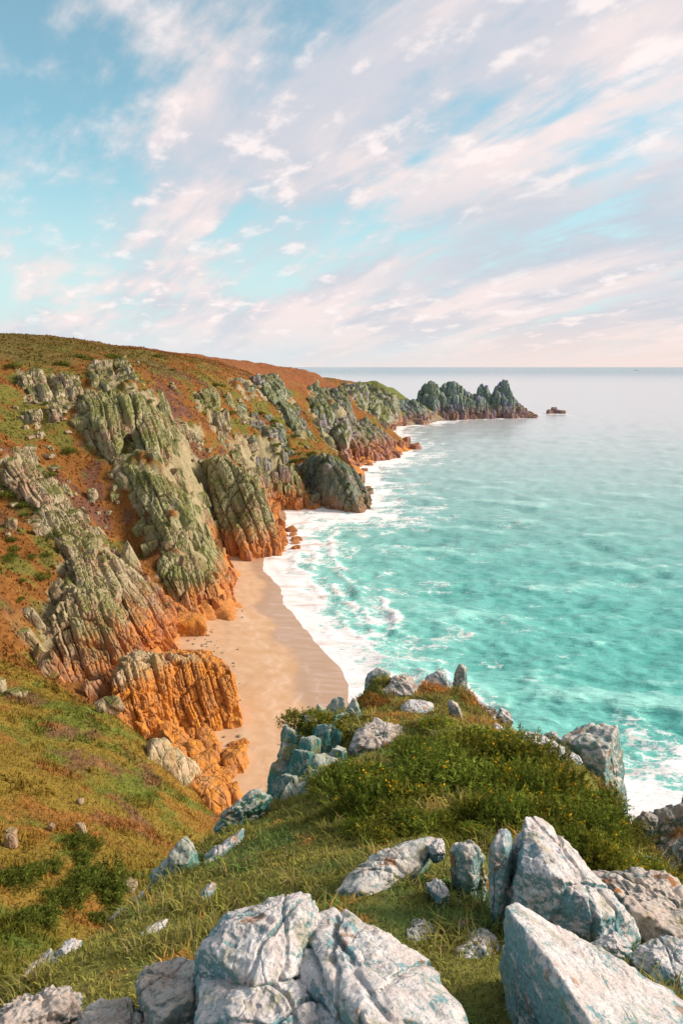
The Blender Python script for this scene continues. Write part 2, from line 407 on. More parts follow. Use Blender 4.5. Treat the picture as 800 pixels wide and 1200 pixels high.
# ================================================================== coast: control points
WATER = [(8, 88), (4, 105), (0.5, 122.8), (-2.7, 134.8), (-11.6, 160.2), (-17.7, 180.2), (-24.5, 205), (-27.0, 222), (-25.5, 245), (-22.8, 272), (-26, 300)]
WY = np.array([p[1] for p in WATER]); WX = np.array([p[0] for p in WATER])
CL = [  # (u, v, Y): points of the cliff and hill seen in the photograph
 # near grass slope
 (0,815,75),(60,818,76),(120,830,77),(180,885,73),(250,960,68),(0,860,62),(60,880,63),(0,900,52),(100,950,52),(200,1000,50),(0,1000,38),(100,1050,36),(0,1100,27),(0,1180,18),(130,890,66),
 # crag A and the slope beside it
 (0,800,86),(30,790,90),(0,700,110),(0,640,130),(0,580,150),(10,530,160),(60,590,152),(100,640,142),(60,700,122),(100,740,117),(90,800,108),(150,740,128),(150,690,138),
 # gully A-B
 (60,540,178),(130,600,172),(170,650,163),
 # rib B
 (90,475,200),(150,455,215),(130,530,190),(180,530,185),(200,600,168),(215,650,160),(190,470,222),
 # upper slope and skyline
 (0,500,180),(0,450,200),(40,460,212),(0,420,228),(0,395,262),(60,403,275),(100,408,290),(130,430,250),(150,414,310),(200,420,330),(250,427,385),(200,440,290),(200,470,262),
 (225,520,245),(250,560,238),(250,500,270),(250,450,310),(300,434,450),(300,470,335),(300,520,285),(280,560,250),(250,600,233),
 (325,520,290),(340,560,300),(320,450,390),(350,500,352),(370,437,560),(340,436,505),(375,540,328),(400,480,450),(400,520,430),(400,455,520),(440,490,500),(430,452,680),(440,447,760),(460,458,790),(482,470,780),(475,478,757),(500,475,800)]
CW = [  # plain world points: feet of cliffs, sea bed, plateau behind the skyline
 # P promontory
 tuple(at(165,790,110)-np.array([0,0,1.0])), tuple(at(200,780,117)-np.array([0,0,1.5])), tuple(at(250,788,121)-np.array([0,0,1.5])), tuple(at(165,800,106)-np.array([0,0,1.0])), tuple(sea_at(215,862,0.3)), tuple(sea_at(262,876,-0.5)), tuple(sea_at(290,850,-0.8)), tuple(sea_at(288,805,-1)), tuple(at(240,885,95)), tuple(at(195,880,93)), tuple(at(255,930,87)),
 (-16.5,119,-1),(-13,108,-1),(-11.5,98,-1),(-11,88,-1),(-8,78,-1),(-30,123,-0.5),
 # beach edge at cliff foot, beach bed
 (-36,135,2.5),(-33,148,1.5),(-30,172,1.5),(-31,184,1),(-35,200,1.0),(-38,212,1.5),(-33,219,2),(-21,222,1),(-18,230,0),
 (-20,135,-2),(-22,160,-2),(-26,190,-2),(-5,120,-3),(0,95,-3),(-10,150,-4),(-14,190,-4),(-8,215,-5),
 (-21,255,0),(-26,285,0.5),(-26,304,1),(-20,308,0),(-4,292,-1),(11,283,-2),(16,300,-2),(13,340,-2),(14,372,-2),(10,410,-1),(9,455,-1),(24,450,-1),(39,453,-2),(44,480,-2),(44,560,-2),(46,640,-2),(48,690,-2),(70,712,-2),(90,730,-2),(110,770,-2),
 (10,260,-7),(30,320,-8),(40,400,-8),(60,460,-8),(75,600,-10),(20,200,-9),(30,140,-9),(60,100,-8),(120,300,-14),(200,500,-18),(110,690,-10),
 # far headland
 (130,838,8),(160,848,9),(190,858,8),(220,868,3),(240,866,-2),(122,818,-3),(160,822,-3),(200,832,-3),(110,830,14),(150,870,8),(200,890,5),(120,900,-4),(180,920,-5),(240,900,-6),(90,860,-3),(60,800,5),
 # plateau and beyond
 (-160,262,72.5),(-200,200,74),(-160,150,62),(-120,120,48),(-100,80,42),(-150,80,56),(-200,400,74),(-130,420,70),(-160,600,68),(-80,560,62),(-60,700,50),(0,720,44),(0,820,20),(-100,900,40),(-330,300,77),(-330,800,60),(-330,50,70),
 # gully below the viewpoint, foot of our headland
 (-9,27,31),(-6,18,40),(-4,45,20),(-8,60,9),(-4,70,3),(4,62,0),(20,56,0),(34,70,-2),(44,60,-2),(42,40,2),(0,30,22),(14,32,18),(2,20,40),(8,14,40),(20,14,32),(32,14,18),(48,14,0),(-15,6,48),(-30,10,50),(-60,20,50),(-60,50,44),(-4,6,50)]
coast_h = RBF([tuple(at(*p)) for p in CL] + CW, c=3.0)

# rock regions on the coast: name, label, outline in the photograph, depth range, block width, block height, relief, lean, material
CRAGS = [
 ('crag','pale slabby rib at the left edge, running up from the leaning reddish slabs',[(0,535),(30,523),(60,558),(95,598),(135,648),(118,668),(82,655),(45,622),(36,590),(0,562)],(120,190),2.6,5.0,1.6,(-0.35,0.1),ROCK_PALE),
 ('crag','tall leaning reddish slabs just behind the left grass slope',[(75,650),(140,648),(178,690),(206,715),(206,752),(150,772),(122,828),(62,828),(44,790),(52,700)],(95,152),2.3,13.0,2.6,(-0.42,0.12),ROCK_PALE),
 ('crag','largest olive green buttress with dark clefts, halfway up the hillside',[(86,470),(110,456),(185,460),(200,500),(206,560),(236,620),(226,660),(190,652),(165,610),(132,550),(97,508)],(140,235),3.4,9.0,3.2,(-0.22,0.08),ROCK_OLIVE),
 ('crag','steep orange footed rock wall meeting the top of the sand beneath the olive buttress',[(190,650),(236,620),(262,660),(277,690),(242,714),(206,706),(186,672)],(132,195),2.8,8.0,2.2,(-0.25,0.1),ROCK_OLIVE),
 ('outcrop','pale blocky outcrop high on the hillside near the left edge, under the skyline',[(14,432),(45,440),(90,440),(97,466),(60,476),(30,470)],(185,262),3.4,4.5,2.0,(-0.1,0.0),ROCK_PALE),
 ('outcrop','small pale rock in bracken under the upper left outcrop, left one of a pair',[(25,482),(46,480),(48,498),(38,499)],(170,235),2.8,3.6,1.6,(-0.1,0.0),ROCK_PALE),
 ('outcrop','pale pink faced outcrop with dark cleft directly above the olive buttress',[(104,425),(146,420),(156,450),(168,466),(112,466)],(205,300),3.4,6.0,2.2,(-0.08,0.0),ROCK_PALE),
 ('outcrop','green rounded knob of rock in bracken, upper of two right of the olive buttress',[(226,462),(250,457),(256,480),(232,482)],(240,345),3.6,6.0,3.0,(-0.1,0.0),ROCK_OLIVE),
 ('outcrop','pale grey leaning slab just below the green knob of rock in bracken',[(242,484),(264,482),(270,510),(256,513)],(230,330),3.2,6.0,2.4,(-0.25,0.0),ROCK_PALE),
 ('outcrop','low broken pale outcrop in brown bracken right of the olive buttress',[(203,490),(235,500),(240,522),(206,520)],(200,300),2.0,2.6,1.0,(-0.2,0.0),ROCK_PALE),
 ('sea_crag','green topped orange buttress standing at the far end of the sand',[(240,542),(262,530),(296,560),(316,590),(331,640),(290,654),(262,632),(250,600)],(200,262),3.2,9.0,3.2,(-0.2,0.05),ROCK_OLIVE),
 ('sea_crag','low orange wall in the cove between the green topped buttress and dark sea buttress',[(313,562),(345,548),(360,586),(332,592),(318,582)],(262,325),3.4,7.0,2.0,(-0.1,0.0),ROCK_OLIVE),
 ('crag','steep grey green ridge descending from the skyline at the middle of the coast',[(300,440),(326,440),(346,480),(362,515),(346,512),(320,472),(300,460)],(310,430),4.2,9.0,3.2,(-0.12,0.0),ROCK_TEAL),
 ('outcrop','low broken grey outcrop left of the steep grey green ridge near the skyline',[(262,442),(298,446),(316,470),(290,466)],(300,420),3.0,4.5,1.6,(-0.1,0.0),ROCK_TEAL),
 ('outcrop','square grey green block on the slope above the low orange cove wall',[(304,502),(334,500),(338,526),(312,526)],(260,345),4.0,6.5,2.6,(-0.05,0.0),ROCK_TEAL),
 ('sea_crag','dark faced buttress with orange right side standing in the surf, nearest in the sea',[(357,546),(385,530),(415,545),(433,590),(426,603),(395,601),(360,582)],(262,345),4.0,11.0,4.5,(-0.06,0.0),ROCK_DUSK),
 ('crag','jagged grey green upper cliff behind the dark faced sea buttress',[(362,455),(400,455),(415,500),(402,540),(378,516),(362,480)],(365,520),5.0,11.0,4.0,(-0.1,0.0),ROCK_TEAL),
 ('sea_crag','orange based point with broken sea rocks, second headland out along the coast',[(398,502),(430,492),(460,520),(469,538),(440,541),(415,539)],(390,515),5.0,13.0,5.0,(-0.06,0.0),ROCK_TEAL),
 ('crag','far crest of grey crags where the skyline drops towards the sea',[(400,450),(436,449),(462,461),(482,474),(470,499),(452,500),(430,492)],(500,800),7.0,13.0,4.5,(-0.06,0.0),ROCK_TEAL),
 ('sea_crag','teal faced knoll with orange right flank before the far jagged headland',[(462,471),(486,468),(506,486),(500,498),(470,498)],(670,800),7.0,16.0,7.0,(0.0,0.0),ROCK_FAR),
 ('promontory','low jointed orange promontory with pale blocky grassy top beside the sand',[(128,792),(150,770),(200,762),(265,776),(284,800),(286,878),(268,890),(225,880),(190,880),(160,850),(124,836)],(84,124),2.5,8.0,2.2,(-0.12,0.0),ROCK_ORANGE),
 ('outcrop','small pale rock in bracken under the upper left outcrop, right one of a pair',[(54,478),(72,476),(76,494),(57,498)],(170,235),2.8,3.6,1.6,(-0.1,0.0),ROCK_PALE),
]

# ================================================================== coast mesh
def axis(parts):
    a = [parts[0][0]]
    for lo, hi, d in parts: a += list(np.arange(lo + d, hi + d * 0.5, d))
    return np.array(a)
ax = axis([(-330,-110,4.0),(-110,46,0.62),(46,250,3.2)]); ay = axis([(6,262,0.62),(262,520,1.3),(520,940,2.8)])
GX, GY = np.meshgrid(ax, ay); x = GX.ravel(); y = GY.ravel()
H0 = coast_h(x, y)
u0, v0 = project(np.c_[x, y, H0])
rock = np.zeros_like(x)
ju, jv = n2(x, y, 6, 3, 3.1) * 7 * 150 / np.maximum(y, 60), n2(x, y, 6, 3, 8.2) * 7 * 150 / np.maximum(y, 60)
for cr in CRAGS:
    m = in_poly(u0 + ju, v0 + jv, cr[2]) & (y > cr[3][0]) & (y < cr[3][1])
    rock[m] = 1
gx = np.gradient(H0.reshape(GX.shape), ay, ax)
slope = np.hypot(gx[0], gx[1]).ravel()
steep = sstep(slope + n2(x, y, 9, 3, 5) * 0.35, 1.25, 1.65) * (y > 80)
foot = sstep(H0 + n2(x, y, 7, 3, 15) * 3, 9, 4) * (y > 125)
wx_ = x + n2(x, y, 5, 2, 1) * 2.5; wy_ = y + n2(x, y, 5, 2, 2) * 2.5
s1 = np.where(y < 260, 3.0, 6.0)
H = H0 + n2(x, y, 40, 3, 4) * np.where(y > 100, 1.6, 0.7) + n2(x, y, 7, 3, 6) * np.where(y > 100, 0.7, 0.35) + n2(x, y, 1.7, 2, 9) * 0.16
for s, amp, sel in ((3.0, 1.5, y < 260), (6.5, 3.4, y >= 260)):
    cx, cy, cr_ = voronoi2(wx_ * 1.25, wy_, s, 11)
    hc = coast_h(cx / 1.25, cy)
    Hs = hc + (cr_ - 0.5) * amp
    H = np.where(sel, H * (1 - rock * 0.35) + rock * 0.35 * Hs, H)

def lerp(a, b, f): return a + (np.asarray(b) - a) * f[:, None]
def hill_color(x, y, z, rk):
    """what grows where: turf, bracken, heather, bare granite"""
    n = len(x); a = n2(x, y, 26, 4, 21); b = n2(x, y, 11, 4, 33); c = n2(x, y, 4.2, 4, 47); d = n2(x, y, 1.6, 3, 59)
    C = np.tile(np.array([0.215, 0.088, 0.022]), (n, 1))                                   # bracken
    C = lerp(C, (0.25, 0.130, 0.030), sstep(b + c * 0.5, -0.1, 0.4))
    C = lerp(C, (0.150, 0.068, 0.042), sstep(a + c * 0.6 + 0.02, 0.22, 0.60))                # heather
    C = lerp(C, (0.145, 0.128, 0.028), sstep(b * 0.9 - a * 0.5 + c * 0.7, -0.02, 0.40))      # olive turf
    C = lerp(C, (0.25, 0.085, 0.034), sstep(y + b * 60, 340, 440) * sstep(z + a * 6, 42, 52) * 0.8)           # red heath on the far plateau
    C = lerp(C, (0.135, 0.105, 0.028), sstep(z + a * 9, 58, 66) * sstep(y, 380, 300) * 0.8)  # grassy brow
    near = sstep(y + a * 8, 96, 84)
    N_ = np.tile(np.array([0.200, 0.135, 0.024]), (n, 1))
    N_ = lerp(N_, (0.26, 0.125, 0.026), sstep(a + b * 0.5 + c * 0.3, -0.12, 0.45))
    N_ = lerp(N_, (0.118, 0.130, 0.022), sstep(b * 0.8 + c * 0.9 - a * 0.3 + d * 0.4, 0.0, 0.60))
    N_ = lerp(N_, (0.170, 0.085, 0.048), sstep(n2(x * 2.2 + y * 0.9, y - x * 0.6, 12, 4, 71) + c * 0.6, 0.34, 0.62) * 0.8)
    N_ = lerp(N_, (0.085, 0.125, 0.022), sstep(b * 0.7 + c + d * 0.4, -0.02, 0.30) * sstep(y + a * 6, 52, 38) * 0.85)
    N_ = lerp(N_, (0.235, 0.095, 0.025), sstep(c * 0.8 - b * 0.6 + d * 0.4, 0.18, 0.46) * 0.7)
    gully = sstep(z - 0.0 * y + b * 4, 30, 36) * sstep(y, 44, 34)
    N_ = lerp(N_, (0.075, 0.100, 0.016), gully * 0.65)
    C = C + (N_ * 1.18 - C) * near[:, None]
    C = lerp(C, (0.35, 0.29, 0.17), rk * 0.9 * sstep(z, 8, 13))
    C = lerp(C, (0.48, 0.20, 0.06), rk * sstep(z + b * 4, 13, 8) * sstep(y, 640, 500))
    C = lerp(C, (0.24, 0.19, 0.13), rk * sstep(z + b * 4, 13, 8) * sstep(y, 500, 640))
    C = lerp(C, (0.13, 0.14, 0.04), sstep(y, 690, 730) * sstep(z, 6, 10))
    return C * (1 + 0.22 * d[:, None])
keep_xyz = np.c_[x, y, H]
gH = np.gradient(H0.reshape(GX.shape), ay, ax); tn = np.c_[-gH[1].ravel(), -gH[0].ravel(), np.ones(len(x))]; tn /= np.linalg.norm(tn, axis=1)[:, None]
bare = np.maximum(np.maximum(rock, steep), foot) * sstep(H0, -2, 0)
for sel, sj, am in ((y < 260, 3.4, 0.95), (y >= 260, 6.0, 1.7)):
    k_ = np.where(sel & (bare > 0.05))[0]
    J = jointed(keep_xyz[k_], tn[k_], (-0.25, 0.08, 1.0), sj, am, 9.0, 5)
    keep_xyz[k_] += (J - keep_xyz[k_]) * bare[k_][:, None]
F = grid_faces(len(ax), len(ay))
F = F[(H[F] > -3.5).any(1)]
used = np.zeros(len(x), bool); used[F.ravel()] = True; idx = np.cumsum(used) - 1
coast = make_mesh('hillside', keep_xyz[used], idx[F], HILL, smooth=True, colors=hill_color(x, y, H, np.maximum(np.maximum(rock * sstep(n2(x, y, 5, 3, 44), -0.25, 0.05), steep), foot))[used])
tag(coast, 'bracken covered coastal hillside falling to the sea', 'hillside', kind='structure')
Hgrid = H.reshape(GX.shape)
def ground_at(px_, py_):
    """bilinear height of the coast mesh"""
    i = np.clip(np.searchsorted(ax, px_) - 1, 0, len(ax) - 2); j = np.clip(np.searchsorted(ay, py_) - 1, 0, len(ay) - 2)
    fx = np.clip((px_ - ax[i]) / (ax[i + 1] - ax[i]), 0, 1); fy = np.clip((py_ - ay[j]) / (ay[j + 1] - ay[j]), 0, 1)
    return (Hgrid[j, i] * (1 - fx) + Hgrid[j, i + 1] * fx) * (1 - fy) + (Hgrid[j + 1, i] * (1 - fx) + Hgrid[j + 1, i + 1] * fx) * fy

# ================================================================== beach
bx_ = np.arange(-66, 16, 0.5); by_ = np.arange(70, 335, 0.6)
BX, BY = np.meshgrid(bx_, by_); bx = BX.ravel(); by = BY.ravel()
cusp = n2(bx * 0 + 1, by, 17, 3, 2) * 2.6
inl = np.interp(by, WY, WX) + cusp * 0.6 - bx
bz = np.where(inl > 0, 0.055 * inl, 0.09 * inl) + n2(bx, by, 14, 3, 5) * 0.10 + n2(bx, by, 2.2, 2, 6) * 0.012
bz = np.maximum(bz, -4)
m, t = new_mat('sand')
pos = t.n('ShaderNodeNewGeometry').outputs['Position']
wet = t.attr('wet', 'Fac'); film = t.attr('film', 'Fac')
gr = t.noise(pos, 0.35, 5, 0.6); sp = t.noise(pos, 3.0, 5, 0.7)
dry = t.mix(t.step(gr, 0.35, 0.65), c4(0.50, 0.30, 0.165), c4(0.55, 0.355, 0.22))
dry = t.mix(t.math('MULTIPLY', t.step(sp, 0.60, 0.72), 0.35), dry, c4(0.45, 0.27, 0.16))
st_ = t.vmath('MULTIPLY', pos, (0.16, 0.8, 1.0))
line = t.step(t.noise(st_, 0.55, 5, 0.6, 1.2), 0.42, 0.72)
wetc = t.mix(t.math('MULTIPLY', line, film), c4(0.41, 0.26, 0.165), c4(0.49, 0.345, 0.265))
cc = t.mix(wet, dry, wetc)
tide = t.attr('tide', 'Fac')
cc = t.mix(t.math('MULTIPLY', tide, t.step(sp, 0.40, 0.62)), cc, c4(0.30, 0.19, 0.12))
swash = t.attr('swash', 'Fac')
cc = t.mix(t.math('MULTIPLY', swash, t.step(gr, 0.35, 0.60)), cc, c4(0.72, 0.58, 0.48))
principled(t, cc, t.step(wet, 0, 1, 0.9, 0.32), t.math('ADD', gr, t.math('MULTIPLY', sp, 0.3)), 0.25, 0.12, 0.35)
wl = np.interp(by, [100, 150, 185, 260], [9.5, 8.5, 3.5, 3.0])
wetv = sstep(inl + n2(bx, by, 11, 3, 3) * 2.6, wl + 2.2, wl - 1.6)
filmv = sstep(inl + n2(bx, by, 9, 3, 13) * 2.6, wl - 0.6, wl - 2.4)
tw = inl + n2(bx, by, 16, 4, 23) * 5
tidev = 0.55 * np.exp(-((tw - 19.5) / 0.45) ** 2) + 0.35 * np.exp(-((tw - 16.2) / 0.3) ** 2) + 0.35 * sstep(n2(bx, by, 2.0, 3, 88), 0.62, 0.85) * sstep(inl, 12, 16)
tw2 = inl + n2(bx, by, 13, 4, 33) * 4
swv = 0.55 * (0.6 * np.exp(-((tw2 - 12.6) / 0.35) ** 2) + 0.5 * np.exp(-((tw2 - 14.6) / 0.22) ** 2) + 0.5 * np.exp(-((tw2 - 8.0) / 0.3) ** 2))
beach = make_mesh('beach', np.c_[bx, by, bz], grid_faces(len(bx_), len(by_)), m, smooth=True, attrs={'wet': wetv, 'film': filmv, 'tide': tidev, 'swash': swv})
tag(beach, 'peach coloured sand beach at the cliff foot', 'beach', kind='structure')

# ================================================================== sea
N_ANG = 560
ang = np.linspace(R(-75), R(80), N_ANG)
rr = [55.0]
while rr[-1] < 90000: rr.append(rr[-1] + max(0.32, rr[-1] ** 2 / (EYE * 700) * 1.15))
rr = np.array(rr)
A, RR = np.meshgrid(ang, rr); sx = (RR * np.sin(A)).ravel(); sy = (RR * np.cos(A)).ravel(); sr = RR.ravel()
near_m = sr < 1500
ROCKLINE = [tuple(sea_at(*p)[:2]) for p in [(330,640),(335,605),(330,588),(355,586),(390,603),(428,602),(432,585),(422,560),(415,540),(440,543),(468,538),(462,520),(452,503),(470,499),(500,497),(512,489)]]
HEADLINE = [tuple(sea_at(*p)[:2]) for p in [(512,490),(545,491),(580,490),(622,488)]]
FOOTLINE = [(6, 78), (14, 70), (30, 74), (42, 82), (52, 86), (64, 80)]
dW = seg_dist(sx, sy, WATER); dR = seg_dist(sx, sy, ROCKLINE); dH = seg_dist(sx, sy, HEADLINE); dF = seg_dist(sx, sy, FOOTLINE)
dI = np.hypot(sx - 279, sy - 900)
shore = np.minimum(np.minimum(dW, dR), np.minimum(dF, 1e9))
off = sx - np.interp(sy, WY, WX)
fn = n2(sx, sy, 9, 4, 1) ; fm = n2(sx + sy * 0.3, sy - sx * 0.3, 30, 3, 2); fl = n2(sx, sy, 3.0, 3, 7)
wid = 21 + 5 * fm
foam = sstep(dW + fn * 9 + fl * 3.0, wid + 2, wid - 17)
foam = np.maximum(foam, 0.55 * sstep(dW + fn * 14 + fl * 5, 40, 16))
foam = np.maximum(foam, sstep(dR + fn * 13 + fm * 8, 15, 5) * 0.95)
foam = np.maximum(foam, 0.55 * sstep(dR + fn * 26 + fm * 18, 44, 14))
foam = np.maximum(foam, sstep(dF + fn * 9 + fm * 5, 19, 8) * 0.9)
foam = np.maximum(foam, 0.6 * sstep(dF + fn * 10, 30, 12))
foam = np.maximum(foam, sstep(dH + fn * 14, 20, 6) * 0.8)
foam = np.maximum(foam, sstep(dI + fn * 12, 30, 14) * 0.7)
for (pu, pv, ra, st) in [(520,690,13,0.40),(600,688,14,0.30),(640,705,9,0.25),(622,800,3,0.45),(650,770,5,0.3),(480,640,12,0.5),(455,570,30,0.5),(520,545,26,0.35),(470,600,18,0.45),(700,610,22,0.2),(560,660,10,0.3),(610,742,6,0.25)]:
    q = sea_at(pu, pv)
    foam = np.maximum(foam, st * sstep(np.hypot((sx - q[0]) * 0.6, (sy - q[1]) * 1.3) + fn * ra * 0.9, ra, 0))
# open-sea streaks and scattered crests
streak = n2(sx * 0.35 + sy * 0.12, sy * 1.25, 14, 4, 23)
foam = np.maximum(foam, 0.30 * sstep(streak, 0.18, 0.55) * sstep(sr, 900, 250))
# swell: long crests running in towards the beach plus chop
def wave(kx, ky, amp, ph, sharp=1.0):
    s = np.sin(kx * sx + ky * sy + ph + fm * 1.8); return amp * (np.sign(s) * np.abs(s) ** sharp)
dis = wave(0.045, 0.20, 0.46, 0.3) + wave(0.10, 0.33, 0.26, 1.9) + wave(-0.02, 0.47, 0.15, 4.0)
dis = dis * (0.6 + 0.7 * fm) + n2(sx * 0.6 + sy * 0.25, sy * 1.1, 8, 4, 31, 0.6) * 0.62 + n2(sx * 0.7 + sy * 0.2, sy, 2.7, 3, 41, 0.6) * 0.24
# two breaking swells seen in open water
for (pa, pb, amp) in [((670,628),(770,672),-0.75),((655,634),(760,680),0.35),((470,640),(560,628),-0.4),((530,560),(640,590),0.5),((640,690),(800,700),0.35),((420,690),(540,720),0.4)]:
    a_, b_ = sea_at(*pa)[:2], sea_at(*pb)[:2]
    d_ = seg_dist(sx, sy, [tuple(a_), tuple((a_ + b_) / 2 + np.array([0, 2.0])), tuple(b_)])
    dis += amp * np.exp(-(d_ / 3.2) ** 2) * (0.7 + 0.6 * fn)
fade = sstep(sr, 1400, 300) * sstep(shore, 1, 14) * np.where((sy > 70) & (sy < 300), sstep(off, 1, 12), 1.0)
dis = dis * 1.35
rows = np.zeros_like(sx); se = dW + fn * 2.6 + fm * 3.0                   # low broken bores rolling in over the sand
for o_, a_ in ((4.5, 0.22), (9.5, 0.34), (15.5, 0.42), (22.0, 0.5)):
    rows += a_ * np.exp(-((se - o_) / 1.0) ** 2) * sstep(fl * 0.5 + fm + n2(sx, sy, 18, 2, 61 + o_), -0.45, 0.25)
rows *= (sy > 95) * (sy < 300) * sstep(off, 1.0, 4.0)
foam = np.clip(np.where((dW < 30) & (off > 3), foam * (0.88 + 0.6 * np.minimum(rows / 0.3, 1)), foam), 0, 1)
sz = dis * fade + rows + 0.10 * foam * fade - 0.5 * sstep(off, -1, -4) * (sy > 80) * (sy < 300)
shal = sstep(dW + fm * 6, 60, 8)
m, t = new_mat('sea_water')
pos = t.n('ShaderNodeNewGeometry').outputs['Position']
foam_a = t.attr('foam', 'Fac'); sh = t.attr('shallow', 'Fac'); dist = t.attr('far', 'Fac')
mp = t.n('ShaderNodeMapping'); t.put(mp.inputs['Vector'], pos); mp.inputs['Rotation'].default_value = (0, 0, R(14)); mp.inputs['Scale'].default_value = (0.22, 1.0, 1.0)
pw = mp.outputs[0]
pf = t.vmath('MULTIPLY', pos, (0.7, 1.0, 1.0))
n1 = t.noise(pw, 0.055, 4, 0.6, 0.4); n2_ = t.noise(pw, 0.35, 5, 0.65, 0.4); n3 = t.noise(pw, 1.6, 4, 0.65, 0.3)
deep = t.mix(t.step(t.math('ADD', t.math('MULTIPLY', n1, 0.55), t.math('MULTIPLY', n2_, 0.5)), 0.32, 0.74), c4(0.085, 0.39, 0.345), c4(0.16, 0.51, 0.45))
wc = t.mix(sh, deep, c4(0.22, 0.56, 0.49))
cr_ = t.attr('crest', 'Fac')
wc = t.mix(t.step(cr_, 0.35, 1.0), wc, c4(0.30, 0.66, 0.58)); wc = t.mix(t.step(cr_, -0.3, -1.1, 0.0, 0.40), wc, c4(0.025, 0.27, 0.235))  # light shining through crests and dim troughs put into the water colour
wc = t.mix(dist, wc, c4(0.50, 0.495, 0.505))  # paler with distance: sky reflection put into the base colour
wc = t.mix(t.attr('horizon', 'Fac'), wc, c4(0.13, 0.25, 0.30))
lace = t.voro(t.vmath('ADD', pf, t.vmath('SCALE', t.noise(pf, 0.5, 3), scale=1.6)), 0.55, 'DISTANCE_TO_EDGE')
lace2 = t.voro(t.vmath('ADD', pf, t.vmath('SCALE', t.noise(pf, 0.9, 3), scale=1.1)), 1.5, 'DISTANCE_TO_EDGE')
lc = t.math('SUBTRACT', 1.0, t.math('MULTIPLY', t.math('ADD', lace, t.math('MULTIPLY', lace2, 0.8)), 1.5), clamp=True)
fz = t.math('ADD', t.math('MULTIPLY', foam_a, 1.08), t.math('ADD', t.math('MULTIPLY', t.math('SUBTRACT', lc, 0.62), 0.55), t.math('MULTIPLY', t.math('SUBTRACT', n2_, 0.5), 1.2)))
fz = t.math('ADD', fz, t.math('MULTIPLY', t.math('SUBTRACT', n3, 0.5), 0.5))
fm_ = t.math('MULTIPLY', t.step(fz, 0.42, 0.85), t.step(foam_a, 0.02, 0.3))
b = t.n('ShaderNodeBsdfPrincipled')
foamc = t.mix(t.step(t.noise(pw, 0.22, 4, 0.6), 0.50, 0.70), c4(0.82, 0.79, 0.78), c4(0.64, 0.52, 0.45))
t.put(b.inputs['Base Color'], t.mix(fm_, wc, foamc))
t.put(b.inputs['Roughness'], t.math('ADD', t.step(fm_, 0, 1, 0.16, 0.8), t.math('MULTIPLY', dist, 0.02)))
b.inputs['IOR'].default_value = 1.33
t.put(b.inputs['Specular IOR Level'], t.step(fm_, 0, 1, 0.5, 0.1))
bn = t.n('ShaderNodeBump'); bn.inputs['Distance'].default_value = 1.0
t.put(bn.inputs['Strength'], t.math('ADD', t.step(dist, 0, 1, 0.85, 0.12), t.math('MULTIPLY', t.attr('horizon', 'Fac'), 0.65)))
n4 = t.noise(pw, 0.11, 5, 0.6, 0.3)
t.put(bn.inputs['Height'], t.math('ADD', t.math('ADD', t.math('MULTIPLY', n2_, 1.0), t.math('MULTIPLY', n3, 0.35)), t.math('MULTIPLY', n4, 1.6)))
t.put(b.inputs['Normal'], bn.outputs[0])
o = t.n('ShaderNodeOutputMaterial'); t.t.links.new(b.outputs[0], o.inputs[0])
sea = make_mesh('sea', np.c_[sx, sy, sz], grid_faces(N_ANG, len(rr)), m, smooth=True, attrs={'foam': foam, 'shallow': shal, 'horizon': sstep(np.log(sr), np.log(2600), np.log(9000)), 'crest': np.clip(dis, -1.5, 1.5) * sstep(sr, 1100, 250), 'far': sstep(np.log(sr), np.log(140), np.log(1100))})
tag(sea, 'turquoise sea with white surf', 'sea', kind='structure')

# ================================================================== crags of jointed blocks
def euler_m(rx, ry, rz):
    cx, sx_, cy, sy_, cz, sz_ = math.cos(rx), math.sin(rx), math.cos(ry), math.sin(ry), math.cos(rz), math.sin(rz)
    return (np.array([[cz, -sz_, 0], [sz_, cz, 0], [0, 0, 1]]) @ np.array([[cy, 0, sy_], [0, 1, 0], [-sy_, 0, cy]]) @ np.array([[1, 0, 0], [0, cx, -sx_], [0, sx_, cx]]))
def block(c, dims, M, n=7, p=16, rg=rng, chips=6):
    N = [[1, 0, 0], [-1, 0, 0], [0, 1, 0], [0, -1, 0], [0, 0, 1], [0, 0, -1]]
    N = np.array(N, float) + rg.normal(0, 0.13, (6, 3)); N /= np.linalg.norm(N, axis=1)[:, None]
    D = rg.uniform(0.85, 1.05, 6)
    K = rg.normal(size=(chips, 3)); K[:, 2] = np.abs(K[:, 2]) * np.where(rg.random(chips) < 0.8, 1, -1); K /= np.linalg.norm(K, axis=1)[:, None]
    N = np.r_[N, K]; D = np.r_[D, rg.uniform(0.95, 1.30, chips)]
    V, F = star(N, D, n, p)
    return (V * np.asarray(dims)[None] * 0.5) @ M.T + np.asarray(c)[None], F
def cluster(name, items, mat, n=7, p=16, rough=0.0, rscale=1.0, parent=None, smooth=False, chips=6, extra=()):
    Vs, Fs, k = [], [], 0
    for c, dims, M in items:
        V, F = block(c, dims, M, n, p, rng, chips)
        Vs.append(V); Fs.append(F + k); k += len(V)
    V = np.concatenate(Vs); F = np.concatenate(Fs)
    if rough:
        W = V * np.array([1, 1, 0.45]) / rscale
        V = V + rough * np.c_[fbm(W, 3), fbm(W + 31.7, 3), fbm(W + 77.1, 3)]
        g = np.clip(1 - np.abs(fbm(W * 0.8 + 5.5, 2)) / 0.07, 0, 1)          # open joints
        cen = np.repeat(np.array([c for c, _, _ in items]), len(V) // len(items), axis=0)
        r = V - cen; r[:, 2] *= 0.2
        V = V - r * (0.16 * g)[:, None]
    for (EV, EF) in extra:
        F = np.r_[F, EF + len(V)]; V = np.r_[V, EV]
    return make_mesh(name, V, F, mat, parent, smooth=smooth)
